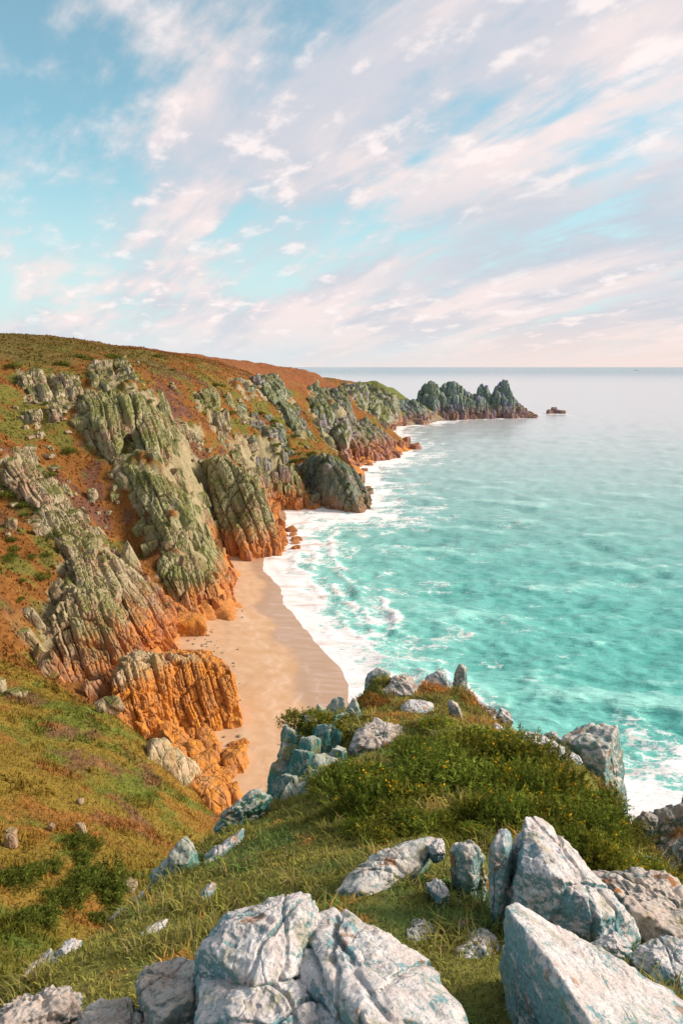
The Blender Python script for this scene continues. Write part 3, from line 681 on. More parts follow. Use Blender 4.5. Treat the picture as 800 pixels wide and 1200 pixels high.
def spread(cand, spacing, rg, limit=170):
    """greedy well-spaced subset of candidate points"""
    order = rg.permutation(len(cand)); out = np.empty((0, 3))
    for i in order:
        q = cand[i]
        if len(out) and (((out - q) ** 2).sum(1) < spacing ** 2).any(): continue
        out = np.r_[out, q[None]]
        if len(out) >= limit: break
    return out
cu, cv = project(np.c_[x, y, H0])
inside = np.full(len(x), -1)
for ci, cr in enumerate(CRAGS):
    inside[in_poly(cu, cv, cr[2]) & (y > cr[3][0]) & (y < cr[3][1]) & (H0 > -2.5)] = ci
# steep or wave-washed ground outside the outlines belongs to the nearest crag
free = np.where((inside < 0) & (y > 84) & (H0 > -1.5) & (x > -120) & ((slope > 1.15) | ((H0 < 7) & (y > 215))) & (y < 720) & (cu > -40))[0]
free = free[np.random.default_rng(5).permutation(len(free))[:6000]]
seeds = np.where(inside >= 0)[0]; seeds = seeds[np.random.default_rng(6).permutation(len(seeds))[:2500]]
fill = {}
for i in free:
    d = np.hypot(x[seeds] - x[i], y[seeds] - y[i]); j = seeds[np.argmin(d)]
    if d.min() < 26 and inside[j] not in (5, 9, 13, 20, 21): fill.setdefault(inside[j], []).append(i)
def jointed_body(pts, axis_v, s, amp, ledge, seed, n, p=40, cuts=7):
    c, N, D = hull_planes([tuple(q) for q in pts])
    rg = np.random.default_rng(seed); K = rg.normal(size=(cuts, 3)); K /= np.linalg.norm(K, axis=1)[:, None]
    Q = np.array(pts) - c
    N = np.r_[N, K]; D = np.r_[D, (Q @ K.T).max(0) * rg.uniform(0.82, 0.98, cuts)]
    U, F = cube_sphere(n)
    q = np.maximum(U @ N.T, 0) / D[None]; wq = q ** p
    r = wq.sum(1) ** (-1.0 / p)
    V = U * r[:, None] + c
    nr = (wq / wq.sum(1)[:, None]) @ N; nr /= np.linalg.norm(nr, axis=1)[:, None]
    return jointed(V, nr, axis_v, s, amp, ledge, seed), F
def on_terrain(u, v, y0, y1):
    Y = np.linspace(y0 - 15, y1 + 25, 140); d = ray(u, v)
    P = d[None] * (Y / d[1])[:, None] + np.array([0, 0, EYE])
    h = coast_h(P[:, 0], P[:, 1]); hit = np.where(P[:, 2] <= np.maximum(h, -1.0))[0]
    return P[hit[0]] if len(hit) else P[np.argmin(P[:, 2] - h)]
BODIES = {
 0: [[(0,540),(28,524),(58,556),(80,590),(50,600),(36,590),(5,570)], [(40,600),(80,585),(120,640),(110,665),(80,655),(45,625)]],
 1: [[(75,655),(110,650),(140,690),(130,740),(95,730),(72,700)], [(130,655),(165,680),(205,715),(205,750),(165,765),(140,735),(125,690)]],
 2: [[(88,475),(110,460),(150,465),(155,520),(130,545),(100,510)], [(150,462),(185,460),(200,505),(200,560),(165,565),(145,520)], [(130,545),(165,555),(205,560),(225,620),(222,655),(190,645),(160,600)]],
 3: [[(185,655),(225,650),(240,690),(232,715),(205,708),(188,680)], [(225,620),(262,660),(277,690),(245,712),(236,680)]],
 4: [[(14,440),(45,438),(60,470),(30,472)], [(58,440),(92,442),(98,466),(62,474)]],
 5: [[(25,483),(45,480),(48,498),(38,498)]], 21: [[(54,478),(72,476),(76,494),(57,497)]],
 6: [[(104,428),(130,424),(132,464),(112,466)], [(132,424),(148,422),(158,452),(166,466),(136,465)]],
 7: [[(226,464),(250,457),(256,480),(234,482)]], 8: [[(242,485),(262,482),(270,510),(257,512)]],
 11: [[(315,562),(345,550),(358,586),(332,592)]],
 12: [[(300,442),(322,440),(335,470),(320,475),(303,462)], [(318,470),(342,478),(362,513),(346,512)]],
 14: [[(304,503),(334,500),(338,526),(312,526)]],
 16: [[(362,456),(382,455),(392,490),(380,510),(362,482)], [(382,455),(402,456),(416,500),(402,538),(390,500)]],
 18: [[(400,452),(425,450),(432,480),(428,492),(405,470)], [(428,450),(460,463),(470,495),(452,500),(432,490)]],
}
FACES = {   # standing buttresses given corner by corner: (u, v, metres ahead), joint spacing, relief
 10: [([(252,605,219),(262,640,213),(268,646,211),(290,654,207),(331,641,214),(318,595,221),(300,562,223),(280,548,227),(262,532,232),(243,545,231)], 3.3, 1.2, 16)],
 15: [([(357,582,316),(366,587,306),(385,598,286),(400,602,281),(425,604,277),(434,590,297),(417,548,306),(400,541,292),(385,532,297),(368,538,312),(356,549,322)], 4.2, 1.4, 18),
      ([(424,560,306),(420,592,292),(436,600,284),(438,585,296)], 3.4, 1.0, 8)],
 17: [([(398,503,428),(415,539,446),(440,543,438),(455,541,442),(463,518,465),(452,505,480),(430,493,485),(412,495,455)], 5.5, 1.9, 22), ([(450,520,470),(448,540,452),(470,539,452),(466,525,470)], 4.5, 1.4, 10)],
 19: [([(464,474,748),(470,499,722),(500,499,722),(507,486,760),(496,477,765),(484,466,765),(470,469,762)], 6.0, 2.2, 26)],
 20: [([(190,768,108),(235,771,109),(266,777,109),(285,800,107.5),(288,852,105.5),(262,872,101),(215,858,101.5),(185,835,101),(180,790,105)], 1.7, 0.62, 9),
      ([(126,797,99),(150,770,102),(190,765,106),(207,800,104),(207,852,100.5),(180,852,97.5),(160,846,95.5),(126,838,96)], 1.7, 0.60, 7)],
 1: [([(60,722,113),(78,690,117),(112,688,120),(152,722,122),(172,765,117),(140,830,105),(92,834,102),(60,830,102),(46,780,107)], 1.9, 0.85, 9)],
}
OUT = np.array([0.60, -0.45, 0.66])
def crag_bodies(ci, y0, y1, bw, bh, rel, lean):
    out = []
    for k, ol_ in enumerate(BODIES.get(ci, [])):
        ring = np.array([on_terrain(u, v, y0, y1) for u, v in ol_]); cc = ring.mean(0)
        rl = rel * 1.25
        pts = list(ring + OUT * rl * 0.3) + list(cc + (ring - cc) * 0.80 + OUT * rl) + list(cc + (ring - cc) * 0.9 - OUT * rel * 1.6 - np.array([0, 0, 2.0]))
        size = np.linalg.norm(ring.max(0) - ring.min(0)); px_ = max(0.26, cc[1] * 0.0019)
        n = int(np.clip(size / px_ * 0.62, 22, 84))
        od = np.argsort(ring[:, 2]); dip = ring[od[-2:]].mean(0) - ring[od[:2]].mean(0); dip /= np.linalg.norm(dip)
        axv = dip + 0.45 * np.array([lean[0], lean[1], 1.0])
        out.append(jointed_body(pts, axv, bw * 1.0, bw * 0.34, bw * 3.6, 40 + ci * 9 + k, n))
    for k, (cor, js, jr, th) in enumerate(FACES.get(ci, [])):
        fr = np.array([at(*q) for q in cor]); cc = fr.mean(0)
        bk = cc + (fr - cc) * np.array([0.85, 0.85, 0.92]) + np.array([-0.35 * th, 0.9 * th, -1.0])
        lo = fr[fr[:, 2] < np.median(fr[:, 2])] + np.array([0, 0, -4.0])
        size = np.linalg.norm(fr.max(0) - fr.min(0)); n = int(np.clip(size / max(0.24, cc[1] * 0.0018) * 0.6, 26, 90))
        out.append(jointed_body(list(fr) + list(bk) + list(lo), (lean[0] * 0.7, lean[1], 1.0), js, jr, js * 7, 400 + ci * 9 + k, n, 46, 5))
    return out
for ci, (nm, lab, poly, (y0, y1), bw, bh, rel, lean, mat) in enumerate(CRAGS):
    rg = np.random.default_rng(100 + ci)
    idc = np.where(inside == ci)[0]
    cand = np.c_[x, y, H0][idc]
    if len(cand) == 0: print('EMPTY', lab); continue
    gap = n2(cand[:, 0], cand[:, 1], bw * 2.6, 2, ci)
    cand = cand[gap > (-0.32 if nm != 'promontory' else -9)]
    bodies = crag_bodies(ci, y0, y1, bw, bh, rel, lean)
    if nm == 'outcrop': cand = cand[np.linalg.norm(cand - np.median(cand, axis=0), axis=1) < bw * (2.6 if bodies else 2.2)]
    big = spread(cand, bw * (2.6 if bodies else 1.0), rg, (12 if ci in FACES else 22) if bodies else 60); small = spread(cand, bw * 1.25, rg, 55 if bodies else 120)
    ext = np.c_[x, y, H0][np.array(fill[ci])] if ci in fill else np.empty((0, 3))
    ext = spread(ext, bw * 1.5, rg, 45)
    items = []
    strike = rg.uniform(0.2, 0.6)
    for pts, k in ((big, 1.25), (small, 0.62), (ext, 1.0)):
        for q in pts:
            s = bw * k * rg.uniform(0.7, 1.25); h = bh * rg.uniform(0.55, 1.2) * (k ** 0.7)
            up = rel * (rg.uniform(0.1, 1.0) if k > 1.2 else rg.uniform(-0.3, 0.8))
            M = euler_m(lean[1] + rg.normal(0, .04), lean[0] + rg.normal(0, .05), strike + rg.normal(0, .13))
            c = q + np.array([0, 0, up]) - M @ np.array([0, 0, h * 0.5])
            items.append((c, (s * rg.uniform(0.7, 1.1), s * rg.uniform(0.6, 1.1), h), M))
    o = cluster(nm, items, mat, 10 if bw < 4.5 else 8, 40, rough=bw * 0.07, rscale=bw * 0.6, chips=3, extra=bodies)
    tag(o, lab, {'crag': 'crag', 'outcrop': 'rock outcrop', 'sea_crag': 'sea cliff', 'promontory': 'rock promontory'}[nm])

# far headland of pinnacles
PROFILE = np.array([(487,470),(490,462),(493,453),(497,446),(504,441),(509,446),(513,455),(518,447),(524,444),(532,444),(540,448),(546,456),(552,459),(558,460),(561,450),(566,447),(571,452),(574,463),(578,458),(582,448),(588,446),(592,440),(595,446),(599,455),(602,466),(607,471),(613,476),(619,481),(625,486)], float)
TORS = [('tall rounded left pinnacle of the far jagged headland', 488, 513, 818), ('broad flat topped pinnacle of the far headland, second from the left', 514, 547, 826),
        ('grassy saddle wall joining the middle pinnacles of the far headland', 545, 560, 836), ('narrow slim pinnacle past the grassy saddle of the far headland', 560, 574, 842),
        ('highest sharp pinnacle of the far headland, towards its seaward tip', 575, 601, 850), ('long low seaward ridge tapering off the tip of the far headland', 601, 625, 858)]
for ti, (lab, ua, ub, Y) in enumerate(TORS):
    rg = np.random.default_rng(700 + ti); Vs, Fs, k = [], [], 0
    jobs = [(u, Y + rg.uniform(-5, 9), 1.0) for u in np.arange(ua + 2, ub, 2.7)] + [(u, Y - rg.uniform(10, 18), rg.uniform(0.45, 0.86)) for u in np.arange(ua + 1, ub, 3.2)] + [(u, Y - rg.uniform(20, 27), rg.uniform(0.15, 0.4)) for u in np.arange(ua + 2, ub, 4.5)]
    for (u, yy, fh) in jobs:
        top = at(u, np.interp(u, PROFILE[:, 0], PROFILE[:, 1]) + rg.uniform(-0.6, 2.2), yy)
        zt = max(2.5, top[2] * fh * rg.uniform(0.93, 1.0)); Rb = rg.uniform(4.5, 8.0)
        pts = []
        for (zz, rr_) in ((-4, 1.25), (zt * 0.45, 1.0), (zt * 0.82, 0.72), (zt, 0.26)):
            off_ = rg.normal(0, 0.12 * Rb, 2)
            for a in np.arange(6) * math.pi / 3 + rg.uniform(0, 1): pts.append((top[0] + off_[0] + Rb * rr_ * rg.uniform(.75, 1.15) * math.cos(a), yy + off_[1] + Rb * rr_ * 1.2 * rg.uniform(.75, 1.15) * math.sin(a), zz))
        V, F = jointed_body(pts, (0.05, 0.0, 1.0), 3.6, 1.1, 8.0, 70 + ti, 24, 40, 4)
        Vs.append(V); Fs.append(F + k); k += len(V)
    tag(make_mesh('rock_pinnacle', np.concatenate(Vs), np.concatenate(Fs), ROCK_FAR), lab, 'rock pinnacle', 'pinnacles of the far headland')
def islet(lab, us, cat):
    items = []
    for (u, v, wpx, Y) in us:
        t_ = at(u, v, Y); s = wpx * Y / FPX
        items.append(((t_[0], t_[1], t_[2] / 2 - 1), (s, s * 0.9, t_[2] + 2), euler_m(0.05, 0.08, random.random())))
    o = cluster('islet', items, ROCK_FAR, 12, 12, rough=0.8, rscale=3)
    tag(o, lab, cat)
islet('small dark rocky islet in open water off the headland tip', [(644,480.5,7,905),(649,477.5,7,910),(653,480,8,908),(659,480.5,6,902)], 'islet')

# ================================================================== foreground headland
HL = [(130,1150,4.0),(20,1168,4.0),(100,1112,5.0),(170,1052,7.0),(230,1002,9.0),(330,935,11.5),(250,1080,5.0),(330,1000,7.2),(450,1040,4.8),(450,965,7.8),(450,925,9.6),(530,925,9.7),(560,1160,3.2),(530,1075,4.4),(600,945,8.5),
      (700,985,8.5),(780,1025,7.5),(500,890,11.0),(400,890,13.0),(480,822,16.5),(440,802,18.0),(545,815,17.0),(620,868,14.0),(680,900,12.0),(360,860,14.5),(560,850,14.5),(690,1110,4.4),(780,1110,4.4),(360,950,9.6),(660,1000,6.6)]
HW = [(0,0,58.2),(-2.2,0,57.6),(2.5,0,58.4),(6,0,58),(10,0,57),(-6,0,55),(0,-5,58.6),(8,-5,58.5),(-8,-5,56),(-4.2,4,53.3),(-4.6,7,50.5),(-4.6,10,48),(-4,13,46.5),(-2.6,16,46),(-1.2,19,45.5),(2,20.5,46.5),(1,24,40),(5,19.5,45.5),(5,24,38),
      (7.2,15,47),(7.8,12,48),(7,9,50),(7.5,6,52.5),(9,4,54),(12,8,46),(12,14,40),(12,20,36),(-9,4,48),(-9,10,41),(-9,16,38),(-7,20,38),(-7,26,32),(0,27,34),(12,26,30),(16,4,50),(16,12,38)]
head_h = RBF([tuple(at(*p)) for p in HL] + HW, c=0.5)
hx_ = np.arange(-9, 16, 0.09); hy_ = np.arange(-5, 26, 0.09)
HX, HY = np.meshgrid(hx_, hy_); hx = HX.ravel(); hy = HY.ravel()
def head_hit(u, v, Y0):
    Y = np.linspace(1.5, 24, 400); d = ray(u, v)
    P = d[None] * (Y / d[1])[:, None] + np.array([0, 0, EYE])
    k = np.where(P[:, 2] <= head_h(P[:, 0], P[:, 1]))[0]
    if len(k) and abs(Y[k[0]] - Y0) < 0.35 * Y0: return float(Y[k[0]])
    return Y0
def head_z(x_, y_):
    return head_h(x_, y_) + n2(x_, y_, 1.6, 3, 2) * 0.12 + n2(x_, y_, 0.4, 2, 3) * 0.03
hz = head_z(hx, hy)
def turf_color(x_, y_):
    a = n2(x_, y_, 2.6, 4, 81); b = n2(x_, y_, 0.9, 4, 92); c = n2(x_, y_, 0.35, 2, 95)
    C = np.tile(np.array([0.092, 0.092, 0.024]), (len(x_), 1))
    C = lerp(C, (0.155, 0.138, 0.040), sstep(a + b * 0.6, -0.1, 0.45))
    C = lerp(C, (0.045, 0.085, 0.026), sstep(b - a * 0.5, 0.16, 0.5) * 0.7)
    C = lerp(C, (0.20, 0.12, 0.035), sstep(c + b * 0.5 + a * 0.3, 0.42, 0.60))
    rust = sstep(y_ + a * 2.5, 15.0, 17.0) * sstep(b + 0.5 * a, -0.15, 0.15)
    return lerp(C, (0.20, 0.080, 0.022), rust * 0.85) * np.array([1.66, 1.58, 1.40])
headland = make_mesh('headland', np.c_[hx, hy, hz], grid_faces(len(hx_), len(hy_)), TURF, smooth=True, colors=turf_color(hx, hy))
tag(headland, 'grassy headland under the viewpoint', 'headland', kind='structure')

# ------------------------------------------------------------------ foreground boulders
def scaled(poly, k):
    c = np.mean(poly, axis=0); return [tuple(c + (np.array(p) - c) * k) for p in poly]
def outline_pts(poly, Y, thick, tilt=0.8, bulge=0.5, drop=0.5, extra=()):
    """rock seen with this outline, Y metres ahead: a silhouette ring leaning back with the slope, a nearer face and a deep back"""
    vc = np.mean([p[1] for p in poly]); sc = Y / FPX
    tl = tilt * (2.0 if tilt >= 0.5 else 1.0)
    pts = []
    def P(u, v, dd): return at(u, v, max(0.6, Y + np.clip(tl * (vc - v) * sc, -0.35 * Y, 0.5 * Y) + dd))
    for (u, v) in poly: pts.append(P(u, v, 0))
    for (u, v) in scaled(poly, 0.66): pts.append(P(u, v, -thick * bulge * 0.45))
    for (u, v) in scaled(poly, 0.80): pts.append(P(u, v, thick * 0.5) + np.array([0, 0, -drop * thick]))
    for e in extra: pts.append(at(*e))
    return pts
def hash_label(t_):
    h = 7
    for ch in t_: h = (h * 131 + ord(ch)) % 1000003
    return h
def boulder(lab, pts, mat, n=40, p=26, rough=0.03, rs=0.25, name='boulder', cat='boulder', group=None, fine=0.008, cuts=24, cracks=4):
    c, N, D = hull_planes([tuple(q) for q in pts])
    rg = np.random.default_rng(abs(hash_label(lab)) % 100000)
    K = rg.normal(size=(cuts, 3)); K /= np.linalg.norm(K, axis=1)[:, None]
    Q = np.array(pts, float) - c
    N = np.r_[N, K]; D = np.r_[D * 1.02, (Q @ K.T).max(0) * rg.uniform(0.74, 0.95, cuts)]
    V, F = star(N, D, n, p * 3.0)
    V = V + c
    size = V.max(0) - V.min(0)
    nrm = (V - c) / np.linalg.norm(V - c, axis=1)[:, None]
    big_ = float(np.mean(size))
    d = 0.7 * rough * fbm(V / rs, 4, 0.55) - rough * 0.8 * np.abs(fbm(V / (rs * 0.55) + 3.1, 3)) + fine * fbm(V / (rs * 0.12), 3, 0.6) - rough * 0.9 * np.clip(0.16 - np.abs(fbm(V / (rs * 2.2) + 9.3, 2)), 0, 1) / 0.16 * 0.5
    for k in range(cracks):                                              # fissures
        pn = rg.normal(size=3); pn[2] *= 0.4; pn /= np.linalg.norm(pn)
        e_ = np.abs((V - c) @ pn - rg.uniform(-.28, .28) * big_ + 0.05 * big_ * fbm(V / (0.4 * big_) + k * 7.7, 3))
        d = d - np.clip(1 - e_ / (0.014 * big_ + 0.004), 0, 1) * 0.035 * big_ ** 0.8
    V = V + nrm * d[:, None]
    o = make_mesh(name, V, F, mat, smooth=True)
    tag(o, lab, cat, group)
    return o
RN = ROCK_NEAR
def brock(lab, poly, Y, thick, mat=0, tilt=0.8, n=36, rough=0.035, rs=0.3, bulge=0.5, drop=0.5, extra=(), p=26, fine=0.008):
    mat = RN[mat] if isinstance(mat, int) else mat
    if Y > 9 and tilt >= 0.35:
        uc, vc = np.mean(poly, axis=0); Y = head_hit(uc, vc + 0.25 * (max(q[1] for q in poly) - vc), Y)
    return boulder(lab, outline_pts(scaled(poly, 1.06), Y, thick, tilt, bulge, drop, extra), mat, n, p, rough, rs, fine=fine)

# the big cracked rock at the bottom
brock('big pale lichened block topping the cracked foreground rock, nearest the camera', [(258,1084),(288,1052),(355,1047),(380,1060),(380,1100),(350,1142),(300,1156),(248,1146),(228,1118)], 2.75, 0.55, 0, 0.75, 90, 0.03, 0.3)
brock('long sloping pinkish slab forming the right side of the cracked foreground rock', [(340,1095),(372,1070),(400,1062),(440,1076),(490,1118),(525,1163),(562,1215),(480,1260),(400,1200),(345,1140)], 2.6, 0.6, 0, 0.9, 100, 0.03, 0.35)
brock('low pale blue front block beneath the crack of the foreground rock', [(240,1150),(300,1138),(345,1140),(400,1178),(450,1225),(440,1290),(300,1290),(232,1240)], 2.35, 0.5, 0, 0.7, 90, 0.03, 0.3)
brock('thin upright blue grey slab wedged left of the cracked foreground rock', [(228,1128),(245,1108),(262,1104),(266,1140),(250,1190),(228,1180)], 2.75, 0.4, 0, 0.5, 50, 0.02, 0.2)
brock('pale boulder with rusty right edge, left of the cracked foreground rock', [(157,1150),(180,1122),(205,1114),(232,1118),(238,1150),(236,1215),(190,1230),(165,1190)], 2.75, 0.5, 2, 0.6, 70, 0.03, 0.25)
brock('cream coloured knobbly rock in the bottom left corner', [(-10,1190),(30,1165),(60,1156),(92,1152),(100,1170),(95,1185),(60,1200),(20,1225),(-20,1230)], 2.9, 0.4, 2, 0.7, 60, 0.045, 0.14)
brock('flat pale rock in bottom edge grass between cream rock and rusty edged boulder', [(85,1190),(110,1172),(150,1170),(190,1190),(205,1220),(150,1240),(90,1230)], 2.7, 0.35, 2, 0.9, 50, 0.04, 0.16)
# right-hand wedge slab: explicit corners
brock('bluish bedrock showing in the cracks between the foreground blocks', [(220,1170),(250,1120),(330,1100),(400,1100),(500,1180),(530,1290),(230,1300)], 2.9, 0.6, 0, 0.75, 60, 0.04, 0.3)
pts = [at(592,1062,2.78), at(602,1058,2.85), at(640,1120,2.45), at(712,1228,2.02), at(586,1130,3.12), at(598,1215,2.8), at(612,1262,2.55), at(660,1090,2.85), at(800,1172,2.62), at(835,1200,2.5), at(840,1330,1.93), at(770,1350,1.7),
       at(720,1230,2.9) + np.array([0,0,-.1]), at(590,1150,3.3), at(800,1240,2.9)]
boulder('sharp edged wedge slab with teal green left face, bottom right corner', pts, ROCK_NEAR[0], 110, 40, 0.022, 0.35, fine=0.008, cuts=0, cracks=0)
# rock with the steep teal face
pts = [at(598,958,4.45), at(612,950,4.6), at(628,953,4.65), at(662,986,4.5), at(702,1030,4.2), at(748,1075,3.95), at(756,1094,3.85), at(738,1112,3.75), at(690,1108,3.7), at(640,1085,3.75), at(604,1070,3.85), at(592,1080,4.0), at(594,1010,4.2),
       at(618,1000,4.05), at(690,1062,3.75), at(640,1080,4.9), at(740,1110,4.6), at(600,1090,4.7)]
boulder('large pyramid shaped boulder with olive moss, behind the wedge slab', pts, ROCK_NEAR[0], 110, 34, 0.04, 0.45, fine=0.01)
brock('narrow upright stone leaning on the pyramid boulder, a dark gap on its left', [(572,985),(580,963),(592,956),(600,975),(598,1030),(590,1085),(575,1088)], 4.3, 0.5, 0, 0.3, 50, 0.03, 0.25)
brock('rounded upright boulder facing the narrow stone across the dark gap', [(526,985),(540,976),(556,978),(567,1000),(570,1045),(560,1062),(545,1050),(530,1020)], 4.9, 0.55, 1, 0.4, 56, 0.03, 0.25)
brock('wide low boulder half buried in moss with rusty stripes, centre of the grass', [(396,1045),(405,1030),(440,1000),(480,978),(500,974),(512,985),(490,1020),(450,1050),(425,1066),(398,1062)], 5.0, 0.6, 1, 0.9, 64, 0.04, 0.25)
brock('small white stone perched above the half buried boulder', [(505,984),(520,980),(521,998),(511,1006),(502,997)], 5.15, 0.2, 0, 0.5, 30, 0.02, 0.12)
brock('small white knob of rock alone in the moss, below the rounded upright boulder', [(498,1034),(512,1028),(524,1040),(527,1056),(518,1066),(510,1050)], 4.5, 0.22, 0, 0.6, 34, 0.02, 0.12)
brock('mottled rock with reddish moss beside the long sloping slab', [(468,1090),(485,1075),(505,1083),(512,1100),(495,1115),(475,1112)], 4.0, 0.3, 1, 0.9, 40, 0.03, 0.15)
brock('pale low rock left of the wedge slab tip', [(520,1125),(540,1105),(560,1086),(580,1090),(586,1110),(575,1135),(545,1140),(515,1142)], 3.75, 0.4, 0, 0.8, 50, 0.035, 0.2)
brock('small brownish stone lying against the pale low rock', [(531,1085),(545,1076),(556,1084),(550,1096),(534,1097)], 4.1, 0.2, 2, 0.6, 30, 0.015, 0.12)
brock('rounded grey stone tucked between pyramid boulder and wedge slab', [(692,1105),(705,1092),(722,1088),(738,1105),(740,1122),(715,1126),(695,1116)], 3.5, 0.3, 0, 0.6, 44, 0.02, 0.2)
brock('broad flat lichened slab running off the right edge under the gorse', [(688,1012),(740,1014),(800,1034),(860,1058),(860,1132),(790,1118),(748,1112),(712,1060)], 4.7, 0.8, 2, 0.9, 80, 0.07, 0.3)
brock('pale flat rock at the right edge beside the wedge slab', [(738,1112),(775,1100),(840,1105),(850,1165),(790,1162),(742,1140)], 3.45, 0.35, 0, 0.9, 56, 0.04, 0.2)
# stones on the grass to the left
brock('pointed mossy stone standing on the left ridge, pale cap and dark green left side', [(170,1055),(178,1020),(205,985),(222,976),(236,990),(235,1015),(215,1040),(190,1062)], 7.6, 0.8, ROCK_ALGAE, 0.3, 56, 0.06, 0.35)
brock('long blue white rock lying on the slope right of the pointed mossy stone', [(218,1030),(228,1010),(262,985),(288,970),(282,985),(255,1010),(235,1028)], 7.8, 0.7, 0, 0.5, 50, 0.06, 0.3)
brock('pale flake of rock upright in grass above the front boulders', [(221,1078),(224,1055),(245,1035),(255,1030),(248,1050),(232,1068)], 5.8, 0.35, 0, 0.5, 40, 0.04, 0.2)
brock('grey white diamond shaped rock flat in the left grass', [(135,1130),(150,1105),(175,1085),(196,1075),(192,1092),(170,1115),(145,1130)], 4.9, 0.35, 0, 0.8, 44, 0.03, 0.2)
brock('long low whitish rock near the left edge, above the cream knobbly rock', [(24,1150),(35,1130),(60,1112),(72,1125),(58,1138),(30,1152)], 4.7, 0.35, 2, 0.7, 40, 0.03, 0.2)
brock('flat dark speckled stone next to the long low whitish rock', [(60,1120),(78,1102),(95,1098),(92,1112),(72,1124)], 4.9, 0.25, 0, 0.7, 34, 0.03, 0.15)
brock('small bluish stone on the ridge line just below the pointed mossy stone', [(150,1064),(158,1050),(170,1044),(172,1056),(160,1066)], 7.0, 0.3, 0, 0.5, 30, 0.03, 0.2)
brock('tiny flat stone on the ridge line left of the small bluish stone', [(124,1078),(138,1066),(150,1062),(148,1074),(130,1080)], 6.6, 0.25, 1, 0.7, 28, 0.03, 0.2)
brock('dark green boulder at the brink where the ridge meets the sand', [(250,975),(258,955),(285,930),(312,915),(318,930),(300,950),(270,975)], 10.3, 0.9, ROCK_ALGAE, 0.4, 50, 0.09, 0.4)
# cliffy left side and top of the headland
def wall(lab, cols, mat, w, h, seed):
    rg = np.random.default_rng(seed); items = []
    for (u, v, Y) in cols:
        q = at(u, v, Y); s_ = w * rg.uniform(.75, 1.3); hh = h * rg.uniform(.8, 1.2)
        M = euler_m(rg.normal(0, .05), 0.10 + rg.normal(0, .05), rg.uniform(.1, .7))
        items.append((q - M @ np.array([0, 0, hh / 2]), (s_, s_ * rg.uniform(.7, 1.1), hh), M))
    tag(cluster('rock_wall', items, mat, 26, 30, rough=w * .13, rscale=w * .6), lab, 'rock wall', kind='thing')
wall('teal green rock wall of the headland dropping to the sand on its left', [(331,892,13.2),(338,872,13.4),(347,852,13.8),(360,836,14.3),(376,828,14.8),(390,824,15.2),(352,880,12.9),(366,862,13.2),(380,850,13.6),(342,902,12.6),(398,838,14.4)], ROCK_ALGAE, .55, 2.6, 61)
wall('lower mossy rock wall beneath the gorse with pale streaks', [(348,934,11.2),(358,915,11.4),(370,898,11.6),(384,884,11.9),(398,876,12.2),(372,926,10.8),(388,908,11.1)], ROCK_ALGAE, .5, 1.5, 62)
brock('upright flat teal stone beside the rust coloured heather', [(400,862),(402,835),(414,815),(422,822),(424,850),(412,868)], 14.5, 0.7, ROCK_ALGAE, 0.1, 44, 0.05, 0.4)
brock('pinkish cracked rock bedded in the turf above the gorse', [(405,872),(420,850),(445,840),(470,846),(482,862),(462,880),(430,884)], 14.2, 0.9, 2, 1.0, 48, 0.09, 0.4)
brock('squat block at the far left corner of the headland top', [(427,810),(428,785),(445,779),(458,786),(455,802),(440,812)], 18.0, 1.0, 1, 0.2, 44, 0.07, 0.5)
brock('low grey slab topped with moss at the far brink of the headland', [(442,812),(452,796),(480,790),(496,800),(490,818),(460,822)], 17.6, 1.0, 2, 0.6, 44, 0.08, 0.5)
brock('rounded pale rock beside the thin spire at the far brink', [(490,808),(498,792),(516,783),(528,795),(530,815),(510,820)], 17.8, 1.0, 0, 0.4, 44, 0.08, 0.5)
brock('thin upright rock spire like a finger at the far brink', [(530,806),(532,786),(540,774),(546,782),(548,806),(540,812)], 17.6, 0.5, 1, 0.05, 40, 0.05, 0.4)
brock('cracked white rock flat in turf below the rust heather', [(464,830),(480,818),(505,820),(508,836),(490,842),(470,840)], 16.4, 0.8, 0, 0.9, 40, 0.06, 0.4)
brock('narrow pale rib of rock running down from the spire', [(524,812),(534,818),(544,845),(546,864),(536,858),(526,834)], 16.0, 0.6, 2, 0.4, 40, 0.06, 0.3)
brock('small white rock beside the gorse under the pale rib', [(518,862),(530,850),(546,856),(545,868),(522,870)], 14.0, 0.5, 0, 0.7, 36, 0.05, 0.3)
brock('round pale stone sitting in rusty turf on the far right brink', [(581,840),(586,829),(597,832),(602,846),(592,852)], 15.8, 0.6, 0, 0.4, 36, 0.04, 0.3)
brock('little white stone in turf right of the narrow pale rib', [(572,856),(580,847),(590,852),(586,860)], 15.0, 0.35, 0, 0.5, 26, 0.03, 0.3)
brock('white cracked slab left of the big domed rock', [(600,868),(612,858),(635,858),(645,872),(638,884),(615,880)], 13.6, 0.7, 0, 0.8, 44, 0.05, 0.3)
brock('grey block resting against the big domed rock', [(636,880),(645,862),(658,872),(666,892),(655,902),(640,894)], 13.0, 0.6, 0, 0.5, 44, 0.05, 0.3)
brock('small round stone on top of the grey block', [(634,864),(640,856),(650,855),(654,864),(646,871),(637,871)], 13.3, 0.35, 0, 0.4, 30, 0.03, 0.3)
brock('pale wedge of stone at the foot of the big domed rock', [(660,884),(672,880),(682,892),(680,902),(666,896)], 12.6, 0.4, 0, 0.5, 34, 0.04, 0.3)
brock('big domed rock with smooth green left face, right brink over the sea', [(652,862),(668,846),(690,840),(712,840),(728,848),(733,880),(737,950),(738,1000),(715,985),(695,920),(672,890),(655,875)], 12.8, 1.5, 1, 0.1, 80, 0.10, 0.6, extra=[(700,900,12.0)])
brock('dark blocky boulder hanging over the surf at the right edge', [(738,985),(748,955),(770,945),(790,934),(830,940),(830,1010),(775,1005)], 12.5, 1.6, ROCK_DARK, 0.1, 60, 0.14, 0.5, p=40)
